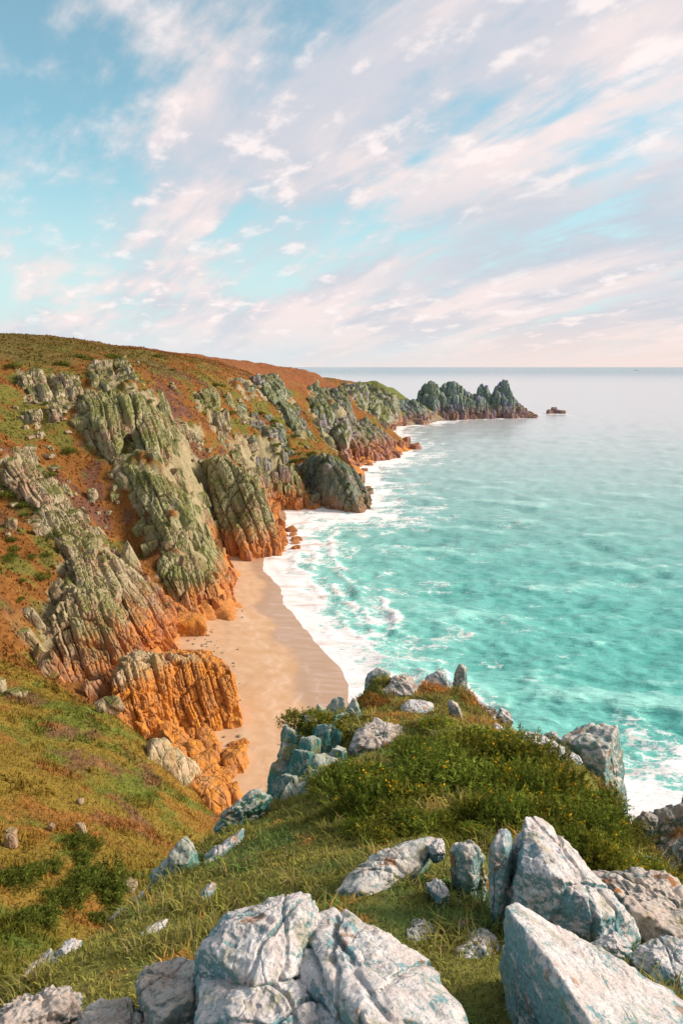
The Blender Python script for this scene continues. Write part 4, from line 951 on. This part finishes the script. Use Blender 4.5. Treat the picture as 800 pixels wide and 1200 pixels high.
brock('reddish flat topped rock beside the dark blocky boulder above the surf', [(740,962),(752,950),(772,952),(775,968),(758,985),(745,985)], 12.2, 0.8, ROCK_DARK, 0.4, 44, 0.08, 0.4)
wall('dark rock buttress under the blocky boulder at the right edge', [(757,1003,12.4),(775,1000,12.6),(795,999,12.8),(818,1000,12.8),(772,1014,12.0),(797,1016,12.0),(820,1014,12.2)], ROCK_DARK, 1.1, 12.0, 63)
brock('dim grey stone in the gorse edge under the dark blocky boulder', [(745,1012),(760,1000),(778,1010),(772,1024),(752,1022)], 9.6, 0.5, 1, 0.5, 36, 0.05, 0.3)

# ------------------------------------------------------------------ boulder heap by the promontory
rgh = np.random.default_rng(64); HEAP = []
while len(HEAP) < 96:
    u, v = rgh.uniform(178, 290), rgh.uniform(858, 962)
    if not in_poly(np.array([u]), np.array([v]), [(180,862),(215,856),(262,870),(286,862),(284,892),(272,925),(252,964),(232,955),(205,925),(185,895)])[0]: continue
    HEAP.append((u, v, rgh.uniform(1.2, 4.2) if len(HEAP) < 66 else rgh.uniform(0.6, 1.3)))
for i, (u, v, s) in enumerate(HEAP):
    rg = np.random.default_rng(500 + i)
    q = on_terrain(u, v, 88, 112)
    if q[2] < 0.3: q = sea_at(u, v, 0.9)
    q = q + np.array([0, 0, 0.12 * s])
    M = euler_m(rg.normal(0, .3), rg.normal(0, .3), rg.uniform(0, 3))
    V, F = block(q, (s * rg.uniform(.9, 1.4), s * rg.uniform(.8, 1.2), s * rg.uniform(.8, 1.2)), M, 14, 9, rg, 8)
    V = V + 0.10 * s * np.c_[fbm(V / (s * .5), 3), fbm(V / (s * .5) + 31, 3), fbm(V / (s * .5) + 70, 3)]
    o = make_mesh('fallen_boulder', V, F, ROCK_ORANGE if (i % 4 or s > 1.8) else ROCK_TAN)
    tag(o, 'jumbled boulder in the orange rock fall between the orange promontory and the sand', 'boulder', 'boulders fallen below the orange promontory')
# separate blocks on the sand and slopes
def loose(lab, u, v, Y, wd, ht, mat, asp=0.8, seed=1, name='boulder', lift=0.25, p=11):
    rg = np.random.default_rng(seed); q = at(u, v, Y)
    if Y > 20: q[2] = ground_at(np.array([q[0]]), np.array([q[1]]))[0] + ht * lift
    M = euler_m(rg.normal(0, .15), rg.normal(0, .15), rg.uniform(-.5, .5))
    V, F = block(q, (wd, wd * asp, ht), M, 14, p, rg, 7)
    V = V + 0.06 * wd * np.c_[fbm(V / (wd * .4), 3), fbm(V / (wd * .4) + 31, 3), fbm(V / (wd * .4) + 70, 3)]
    tag(make_mesh(name, V, F, mat), lab, 'boulder')
def loose_z(lab, u, v, z, wd, ht, mat, seed=1):
    q = sea_at(u, v, z); rg = np.random.default_rng(seed)
    V, F = block(q, (wd, wd * .8, ht), euler_m(.05, .08, rg.uniform(0, 2)), 14, 10, rg, 7)
    V = V + 0.06 * wd * np.c_[fbm(V / (wd * .4), 3), fbm(V / (wd * .4) + 31, 3), fbm(V / (wd * .4) + 70, 3)]
    tag(make_mesh('boulder', V, F, mat), lab, 'boulder')
loose_z('rounded orange block alone on the sand at the foot of the reddish slabs', 222, 733, 3.0, 8.0, 6.0, ROCK_ORANGE, 3)
loose_z('squared brown block fallen at the seaward foot of the orange promontory', 274, 848, 1.2, 3.4, 3.2, ROCK_ORANGE, 4)
loose('white flat slab on the brow of the left grass slope, rightmost of two', 20, 814, 75, 2.6, 1.0, ROCK_PALE, seed=11, lift=0.35)
loose('white upright block on the brow of the grass slope at the very left edge', 0, 808, 75, 1.6, 2.2, ROCK_PALE, seed=12, lift=0.4)
loose('pale long boulder where the grass slope meets the promontory', 128, 842, 78.5, 3.4, 1.6, ROCK_PALE, seed=13, lift=0.6)
loose('small pinkish stone sticking up from the brow near the promontory', 119, 838, 75, 0.9, 1.3, ROCK_TAN, seed=14, lift=0.5)
loose('tan stone standing on the lower left grass slope', 13, 988, 39, 0.75, 1.0, ROCK_TAN, seed=15, lift=0.4)
loose('flat tan stone just above the tan standing stone on the left slope', 13, 972, 41, 0.8, 0.45, ROCK_TAN, seed=16, lift=0.4)
loose('tiny cream stone in the middle of the left grass slope', 94, 946, 52, 0.55, 0.6, ROCK_TAN, seed=17, lift=0.4)
loose('leaning pinkish stone on the left slope above the dark gully', 98, 996, 45, 0.7, 1.1, ROCK_TAN, seed=18, lift=0.4)
loose('small cream stone left of the leaning pinkish stone on the slope', 62, 989, 44, 0.5, 0.6, ROCK_TAN, seed=19, lift=0.4)
loose('pinkish rock at the slope foot beside the pointed mossy stone', 150, 1048, 38, 1.2, 0.7, ROCK_TAN, seed=20, lift=0.4)
loose('white boulder on the hillside at the left edge amid heather', 14, 618, 138, 2.6, 2.4, ROCK_PALE, seed=21, lift=0.4)
loose('flat cream boulder in bracken above the pale upper rib', 58, 537, 178, 3.2, 1.6, ROCK_PALE, seed=22, lift=0.4)
loose('cream boulder at the upper end of the pale rib beside bracken', 62, 553, 172, 2.8, 1.4, ROCK_PALE, seed=23, lift=0.4)
loose('grey boulder in the bracken gully between pale rib and olive buttress', 108, 582, 172, 2.6, 3.0, ROCK_PALE, seed=24, lift=0.4)

rg = np.random.default_rng(77)
hs_proto = []
for k in range(5):
    V, F = block((0, 0, 0), (1, 0.8, 0.9), euler_m(.1, .1, k), 9, 12, rg, 6)
    V = V + 0.10 * np.c_[fbm(V / .4 + k, 3), fbm(V / .4 + 31 + k, 3), fbm(V / .4 + 70 + k, 3)]
    o = make_mesh('hillside_rock', V, F, ROCK_PALE)
    tag(o, 'small pale rock poking out of the bracken on the far hillside', 'rock', 'small rocks scattered over the far hillside'); hs_proto.append(o)
cnt = 0
while cnt < 64:
    u, v = rg.uniform(0, 400), rg.uniform(425, 640)
    if cnt < 30: u, v = rg.uniform(20, 300), rg.uniform(470, 620)
    if any(in_poly(np.array([u]), np.array([v]), c_[2])[0] for c_ in CRAGS): continue
    P_ = on_terrain(u, v, 130, 480)
    if P_[2] < 12 or P_[1] > 470: continue
    o = hs_proto[cnt] if cnt < 5 else hs_proto[cnt % 5].copy()
    if cnt >= 5: col.objects.link(o)
    sc_ = rg.uniform(0.8, 2.6) * (P_[1] / 200) ** 0.5
    o.location = (P_[0], P_[1], ground_at(P_[:1], P_[1:2])[0] + 0.1 * sc_); o.scale = (sc_, sc_, sc_ * rg.uniform(0.5, 1.1)); o.rotation_euler = (0, 0, rg.uniform(0, 6))
    cnt += 1
st_proto = None
for k in range(46):
    u, v = (rg.normal(243, 9), rg.normal(748, 8)) if k < 34 else (rg.uniform(215, 300), rg.uniform(700, 860))
    q = sea_at(u, v, 2.0); q[2] = 0.055 * max(np.interp(q[1], WY, WX) - q[0], 0) + 0.03
    if k == 0:
        V, F = block((0, 0, 0), (1, 0.8, 0.7), euler_m(.1, .1, 0), 7, 8, rg, 6); st_proto = o = make_mesh('beach_stone', V, F, ROCK_TAN)
        tag(o, 'small stone lying on the sand near the orange promontory', 'stone', 'small stones on the sand')
    else: o = st_proto.copy(); col.objects.link(o)
    sc_ = rg.uniform(0.25, 0.8); o.location = q; o.scale = (sc_, sc_, sc_ * 0.7); o.rotation_euler = (0, 0, rg.uniform(0, 6))

# ================================================================== vegetation
def blade_mesh(P, h, wd, C, rg, lean=0.6, up=None):
    n = len(P); a = rg.uniform(0, 2 * math.pi, n); b = rg.uniform(0, 2 * math.pi, n)
    side = np.c_[np.cos(a), np.sin(a), np.zeros(n)] * (wd / 2)[:, None]
    ln = rg.uniform(0.15, 1.0, n) * lean
    bend = np.c_[np.cos(b), np.sin(b), np.zeros(n)] * (ln * h)[:, None]
    upv = np.zeros((n, 3)); upv[:, 2] = h
    mid = P + upv * 0.6 + bend * 0.35; tip = P + upv * (1 - 0.25 * ln)[:, None] + bend
    V = np.stack([P - side, P + side, mid + side * 0.7, mid - side * 0.7, tip], 1).reshape(-1, 3)
    k = np.arange(n)[:, None] * 5
    F = np.r_[np.c_[k, k + 1, k + 2], np.c_[k, k + 2, k + 3], np.c_[k + 3, k + 2, k + 4]]
    return V, F, np.repeat(C, 5, axis=0)
GORSE = [(392,912,11.2,.7),(425,925,10.6,.95),(462,915,10.9,1.0),(500,905,11.2,1.15),(540,893,11.6,1.1),(580,890,11.8,1.2),(618,905,11.4,1.0),(655,918,11.0,.9),(415,950,9.5,.7),(452,945,9.6,.9),(490,940,9.8,.85),(528,930,10.0,1.05),(566,925,10.2,1.0),(605,935,9.9,1.1),(645,945,9.8,1.0),(688,950,9.8,.9),
         (470,968,8.6,.55),(520,962,8.8,.7),(562,958,9,.75),(600,965,8.7,.7),(640,975,8.6,.85),(680,985,8.5,.8),(715,990,8.7,.7),(655,1005,7.8,.6),(695,1012,7.7,.65),(730,1020,7.6,.6),(762,1035,7.2,.45),(675,925,11.0,.6),(705,960,10.0,.6)]
# foreground grass
rg = np.random.default_rng(42)
NB = 230000
gx_ = rg.uniform(-5, 9, NB * 3); gy_ = 2.0 + 17 * rg.random(NB * 3) ** 1.5
u_, v_ = project(np.c_[gx_, gy_, head_h(gx_, gy_)])
ok = (u_ > -120) & (u_ < 920) & (v_ < 1330)
gx_, gy_ = gx_[ok][:NB], gy_[ok][:NB]
gz_ = head_z(gx_, gy_)
e = 0.15
sl = np.hypot(head_h(gx_ + e, gy_) - head_h(gx_ - e, gy_), head_h(gx_, gy_ + e) - head_h(gx_, gy_ - e)) / (2 * e)
tuss = n2(gx_, gy_, 0.55, 3, 66)
gors = np.zeros(len(gx_), bool)
for (bu, bv, bY, bs) in GORSE:
    q = at(bu, bv + 8, head_hit(bu, bv + 8, bY)); gors |= np.hypot(gx_ - q[0], gy_ - q[1]) < bs * 0.45
ok = (sl < 2.6) & ~gors & (tuss + rg.normal(0, 0.25, len(gx_)) > -0.45)
gx_, gy_, gz_, tuss = gx_[ok], gy_[ok], gz_[ok], tuss[ok]
Cg = turf_color(gx_, gy_) * 1.6
Cg *= rg.uniform(0.65, 1.45, len(gx_))[:, None]
straw = rg.random(len(gx_)) < 0.14 + 0.22 * sstep(tuss, 0.0, 0.5)
Cg[straw] = np.array([0.30, 0.24, 0.10]) * rg.uniform(0.6, 1.2, straw.sum())[:, None]
hh = (0.028 + 0.055 * rg.random(len(gx_)) ** 2) * (1 + 1.7 * sstep(tuss, 0.10, 0.5)) * (0.8 + 0.05 * gy_)
ww = 0.006 + 0.0016 * gy_
V, F, C = blade_mesh(np.c_[gx_, gy_, gz_ - 0.01], hh, ww, Cg, rg, 1.3)
o = make_mesh('grass', V, F, BLADE, colors=C); tag(o, 'rough grass growing over the foreground headland', 'grass', kind='stuff')

# hillside tussocks and bracken
def hill_tufts(name, lab, n, ylo, yhi, hmin, hmax, wk, seed, xr):
    rg = np.random.default_rng(seed)
    X = rg.uniform(xr[0], xr[1], n); Y = ylo + (yhi - ylo) * rg.random(n) ** 1.25
    Z = ground_at(X, Y); u, v = project(np.c_[X, Y, Z])
    rk = np.zeros(n, bool)
    for cr in CRAGS: rk |= in_poly(u, v, cr[2]) & (Y > cr[3][0]) & (Y < cr[3][1])
    ok = (u > -60) & (u < 660) & (Z > 4.5) & (~rk | (rg.random(n) < 0.06))
    e = 1.0; s = np.hypot(ground_at(X + e, Y) - ground_at(X - e, Y), ground_at(X, Y + e) - ground_at(X, Y - e)) / 2
    ok &= (s < 1.5)
    X, Y, Z = X[ok], Y[ok], Z[ok]
    C = hill_color(X, Y, Z, np.zeros(len(X))) * rg.uniform(0.6, 1.5, len(X))[:, None]
    h = rg.uniform(hmin, hmax, len(X)) * (1 + 0.8 * sstep(n2(X, Y, 3, 3, 5), 0.05, 0.5)); wd = h * wk
    V, F, C = blade_mesh(np.c_[X, Y, Z - 0.05], h, wd, C, rg, 1.1)
    o = make_mesh(name, V, F, BLADE, colors=C); tag(o, lab, name.replace('_', ' '), kind='stuff')
hill_tufts('grass', 'golden green grass tussocks over the left slope', 170000, 14, 92, 0.16, 0.42, 0.22, 1, (-70, 6))
hill_tufts('bracken', 'rusty bracken and heather over the far hillside', 170000, 88, 420, 0.28, 0.62, 0.55, 2, (-230, 30))

# gorse and heather bushes
def bush_mesh(seed, n_sprig, needle, leafc, flowerc=None, flowers=0.0, lobes=7, flat=0.7):
    rg = np.random.default_rng(seed)
    lc = rg.normal(0, 1, (lobes, 3)); lc[:, 2] = np.abs(lc[:, 2]); lc /= np.linalg.norm(lc, axis=1)[:, None]
    lc *= rg.uniform(0.30, 0.75, (lobes, 1)); lr = rg.uniform(0.32, 0.52, lobes) * (7 / lobes) ** 0.4; lc[:, 2] *= flat
    k = rg.integers(0, lobes, n_sprig); d = rg.normal(size=(n_sprig, 3)); d[:, 2] = np.abs(d[:, 2]) * 0.9 - 0.15; d /= np.linalg.norm(d, axis=1)[:, None]
    rad = lr[k] * rg.uniform(0.55, 1.12, n_sprig)
    S = lc[k] + d * rad[:, None]; S[:, 2] = np.maximum(S[:, 2], 0.02)
    axis_ = d + np.array([0, 0, 0.5]) + rg.normal(0, 0.3, (n_sprig, 3)); axis_ /= np.linalg.norm(axis_, axis=1)[:, None]
    K = 13
    t_ = rg.random((n_sprig, K)); base = S[:, None] + axis_[:, None] * (t_ * needle * 3.2)[..., None]
    dirn = axis_[:, None] * 0.55 + rg.normal(0, 0.6, (n_sprig, K, 3)); dirn /= np.linalg.norm(dirn, axis=2)[..., None]
    side = np.cross(dirn, rg.normal(size=(n_sprig, K, 3))); side /= np.linalg.norm(side, axis=2)[..., None] + 1e-9
    L = needle * rg.uniform(0.7, 1.5, (n_sprig, K))[..., None]
    a = base - side * L * 0.17; b = base + side * L * 0.17; tip = base + dirn * L
    V = np.stack([a, b, tip], 2).reshape(-1, 3); F = np.arange(len(V)).reshape(-1, 3)
    tone = rg.uniform(0.7, 1.35, n_sprig) * rg.uniform(0.6, 1.5, lobes)[k]; c = np.array(leafc[0])[None] + (np.array(leafc[1]) - np.array(leafc[0]))[None] * rg.random((n_sprig, 1))
    C = np.repeat(c * tone[:, None], K * 3, axis=0)
    fl = None
    if flowers:
        m_ = rg.random(n_sprig) < flowers * np.where(rg.random(lobes) < 0.3, 3.0, 0.15)[k]
        B = S[m_] + axis_[m_] * needle * 2.6
        B = np.repeat(B, 5, axis=0) + rg.normal(0, needle * 0.55, (len(B) * 5, 3))
        dd = rg.normal(size=(len(B), 3)); dd /= np.linalg.norm(dd, axis=1)[:, None]; ss = np.cross(dd, rg.normal(size=(len(B), 3))); ss /= np.linalg.norm(ss, axis=1)[:, None]
        q = needle * 0.42
        FV = np.stack([B - ss * q, B + dd * q, B + ss * q, B - dd * q], 1).reshape(-1, 3); FF = np.arange(len(FV)).reshape(-1, 4)
        FC = np.tile(np.array(flowerc), (len(FV), 1)) * rg.uniform(0.7, 1.2, (len(FV), 1))
        fl = (FV, FF, FC)
    # woody stems
    SV, SF = [], []
    for j in range(lobes):
        p0 = np.array([rg.normal(0, .06), rg.normal(0, .06), -0.1]); p1 = lc[j] + np.array([0, 0, 0.1]); r0 = 0.018
        ee = np.cross(p1 - p0, [0.3, 0.9, 0.2]); ee /= np.linalg.norm(ee); ff = np.cross(p1 - p0, ee); ff /= np.linalg.norm(ff)
        b0 = len(SV) * 1
        ringv = [p0 + r0 * (math.cos(q_) * ee + math.sin(q_) * ff) for q_ in np.arange(5) * 2 * math.pi / 5] + [p1 + r0 * 0.5 * (math.cos(q_) * ee + math.sin(q_) * ff) for q_ in np.arange(5) * 2 * math.pi / 5]
        SV += ringv
        SF += [[b0 + i, b0 + (i + 1) % 5, b0 + 5 + (i + 1) % 5, b0 + 5 + i] for i in range(5)]
    return (V, F, C), fl, (np.array(SV), np.array(SF))
mw, t = new_mat('woody_stem'); principled(t, c4(0.12, 0.08, 0.045), 0.9)
def make_bush(name, lab, cat, group, seed, **kw):
    root = bpy.data.objects.new(name, None); col.objects.link(root); root.empty_display_size = 0.3
    tag(root, lab, cat, group)
    (V, F, C), fl, (SV, SF) = bush_mesh(seed, **kw)
    make_mesh('foliage', V, F, LEAF, root, colors=C)
    if fl: tag(make_mesh('flowers', fl[0], fl[1], LEAF, root, colors=fl[2]), kind='stuff')
    make_mesh('stem', SV, SF, mw, root)
    return root
def copy_tree(root):
    r = root.copy(); col.objects.link(r)
    for ch in root.children:
        c = ch.copy(); col.objects.link(c); c.parent = r; c.matrix_parent_inverse = ch.matrix_parent_inverse
    return r
GREEN = ((0.10, 0.145, 0.022), (0.225, 0.25, 0.04)); OLIVE = ((0.075, 0.085, 0.016), (0.16, 0.14, 0.028)); RUST = ((0.16, 0.055, 0.014), (0.26, 0.10, 0.03))
GL = 'dark green gorse bush dotted with yellow flowers in the thicket across the headland'
GG = 'gorse bushes of the headland thicket'
protos = [make_bush('gorse_bush', GL, 'gorse bush', GG, 900 + i, n_sprig=900, needle=0.06, leafc=GREEN if i % 2 else ((0.11, 0.13, 0.018), (0.25, 0.235, 0.038)), flowerc=(0.62, 0.36, 0.02), flowers=0.035 + 0.015 * i, lobes=15 + i, flat=0.8) for i in range(4)]
first = [True] * 4
def put_bush(protos, first, i, u, v, Y, s, sz=1.0, dz=0.0, lab=None, group=None):
    q = at(u, v, head_hit(u, v, Y))
    k = i % len(protos)
    if first[k]: r = protos[k]; first[k] = False
    else: r = copy_tree(protos[k])
    z = head_h(np.array([q[0]]), np.array([q[1]]))[0]
    r.location = (q[0], q[1], z - 0.06 + dz); r.scale = (s, s, s * sz); r.rotation_euler = (0, 0, (i * 2.4) % 6.28)
    if lab: r['label'] = lab
    if group: r['group'] = group
    return r
for i, (u, v, Y, s) in enumerate(GORSE): put_bush(protos, first, i, u, v + 8, Y, s * (0.86, 0.62, 0.74, 0.95, 0.68)[(i * 3) % 5], (0.70, 1.05, 0.80, 1.2, 0.6)[(i * 7) % 5])
for i, (u, v, Y, s) in enumerate([(392,962,8.6,.35),(418,975,8,.3),(450,985,7.4,.32),(488,978,7.6,.4),(535,972,8,.42),(556,985,7.4,.3),(405,945,9.5,.45),(440,960,8.6,.4),(515,992,7,.25)]): put_bush(protos, first, i + 60, u, v, Y, s, 0.8, 0, 'small outlying gorse bush in the grass in front of the thicket', 'small gorse bushes in front of the thicket')
put_bush(protos, first, 40, 372, 862, 14.3, .95, 0.8, 0, 'dark gorse bush topping the teal rock wall, left of the rust heather')
put_bush(protos, first, 41, 508, 856, 14.6, 0.55, 0.7, 0, 'round green gorse bush by itself below the cracked white rock')
rust = [make_bush('heather_clump', 'rust coloured heather cushion on the far brink of the headland', 'heather', 'rusty heather cushions on the far brink', 950 + i, n_sprig=420, needle=0.05, leafc=RUST, lobes=6, flat=0.5) for i in range(2)]
rf = [True, True]
HEATH = [(545,822,16.6,.7),(570,836,16.0,.7),(600,850,15.2,.5),(560,832,16.4,.6),(506,815,17.2,.5),(470,803,17.6,.5),(520,825,16.6,.45),(486,806,17.6,.4),(610,856,14.6,.5)]
for i, (u, v, Y, s) in enumerate(HEATH): put_bush(rust, rf, i, u, v, Y, s * 0.62, 0.6)
put_bush(rust, rf, 20, 436, 832, 15.4, .6, 0.8, 0, 'large rust coloured heather bush behind the upright flat teal stone')
put_bush(rust, rf, 21, 712, 925, 11.3, .45, 0.9, 0, 'small rusty clump on the flank of the big domed rock')
ol = [make_bush('shrub', 'olive yellow low shrub at the right edge of the gorse', 'shrub', 'olive shrubs at the right edge of the gorse', 970, n_sprig=520, needle=0.06, leafc=OLIVE, lobes=7, flat=0.6)]
of_ = [True]
for i, (u, v, Y, s) in enumerate([(728,985,9.4,.55),(752,1010,8.6,.5),(700,985,8.9,.5),(662,1010,7.4,.4),(780,1030,7.6,.45)]): put_bush(ol, of_, i, u, v, Y, s, 0.8)
dk = [make_bush('bramble_bush', 'dark green bramble bush in the shady gully of the left slope', 'bramble bush', 'bramble bushes in the gully of the left slope', 985, n_sprig=420, needle=0.09, leafc=((0.075, 0.11, 0.02), (0.16, 0.175, 0.03)), lobes=12, flat=0.5)]
df = [True]
def put_hill(r, u, v, Y, s, k):
    q = at(u, v, Y); r.location = (q[0], q[1], ground_at(np.array([q[0]]), np.array([q[1]]))[0] - 0.1); r.scale = (s, s, s * .8); r.rotation_euler = (0, 0, k * 2.1)
for i, (u, v, Y, s) in enumerate([(110,1032,37,2.0),(128,1040,36,1.7),(90,1048,35,1.6),(70,1058,33,1.6),(135,1022,38,1.3),(30,1042,34,1.4),(10,1052,33,1.4),(50,1075,30,1.4),(84,988,42,1.4),(104,980,43,1.1),(95,1010,40,1.2),(20,1090,28,1.2),(118,1062,33,1.2),(60,1020,37,1.1)]):
    r = dk[0] if df[0] else copy_tree(dk[0]); df[0] = False
    put_hill(r, u, v, Y, s, i)

hb = make_bush('hillside_shrub', 'low green shrub growing among the rusty bracken of the far hillside', 'shrub', 'green shrubs on the far hillside', 991, n_sprig=260, needle=0.10, leafc=((0.075, 0.105, 0.018), (0.17, 0.17, 0.03)), lobes=9, flat=0.5)
rgb_ = np.random.default_rng(31); hn_ = 0
while hn_ < 70:
    cl_ = rgb_.integers(0, 6); cu_, cv_, su_, sv_ = [(45, 590, 22, 28), (120, 500, 40, 20), (30, 660, 22, 30), (230, 470, 50, 22), (90, 425, 60, 6), (340, 530, 14, 12)][cl_]
    u, v = rgb_.normal(cu_, su_), rgb_.normal(cv_, sv_)
    if not (0 < u < 400 and v > 405): continue
    P_ = on_terrain(u, v, 105, 420)
    if P_[2] < 10 or P_[1] > 430: continue
    r = hb if hn_ == 0 else copy_tree(hb); hn_ += 1
    sc_ = rgb_.uniform(1.0, 2.6) * (P_[1] / 180) ** 0.5
    r.location = (P_[0], P_[1], ground_at(P_[:1], P_[1:2])[0] - 0.1); r.scale = (sc_, sc_, sc_ * 0.7); r.rotation_euler = (0, 0, rgb_.uniform(0, 6))

# distant ship on the horizon
shp = bpy.data.objects.new('ship', None); col.objects.link(shp)
shp.location = (sea_at(746, 431.4)[0] / sea_at(746, 431.4)[1] * 12000, 12000, 0)
shp.scale = (0.7, 0.7, 0.7)
tag(shp, 'tiny grey cargo ship far out on the horizon', 'ship')
ms, t = new_mat('ship_grey'); principled(t, c4(0.38, 0.42, 0.45), 0.6)
def boxes(name, L, parent, mat):
    bm = bmesh.new()
    for (cx, cy, cz, a, b, c) in L:
        r = bmesh.ops.create_cube(bm, size=1)
        for vv in r['verts']: vv.co = Vector((vv.co.x * a + cx, vv.co.y * b + cy, vv.co.z * c + cz))
    me = bpy.data.meshes.new(name); bm.to_mesh(me); bm.free(); me.materials.append(mat)
    o = bpy.data.objects.new(name, me); col.objects.link(o); o.parent = parent
hull = bmesh.new()
prof = [(-60, 0), (-58, 5), (52, 5), (64, 7), (56, 0)]
for sy_ in (-8, 8):
    hull.faces.new([hull.verts.new((a, sy_, b)) for a, b in prof])
vl = list(hull.verts)
for i in range(5): hull.faces.new([vl[i], vl[(i + 1) % 5], vl[5 + (i + 1) % 5], vl[5 + i]])
me = bpy.data.meshes.new('hull'); bmesh.ops.recalc_face_normals(hull, faces=hull.faces); hull.to_mesh(me); hull.free(); me.materials.append(ms)
o = bpy.data.objects.new('hull', me); col.objects.link(o); o.parent = shp
boxes('bridge', [(-48, 0, 10, 14, 12, 10), (-50, 0, 17, 4, 4, 4)], shp, ms)
boxes('deck_cargo', [(-20, 0, 7, 28, 12, 4), (14, 0, 6.5, 30, 12, 3)], shp, ms)
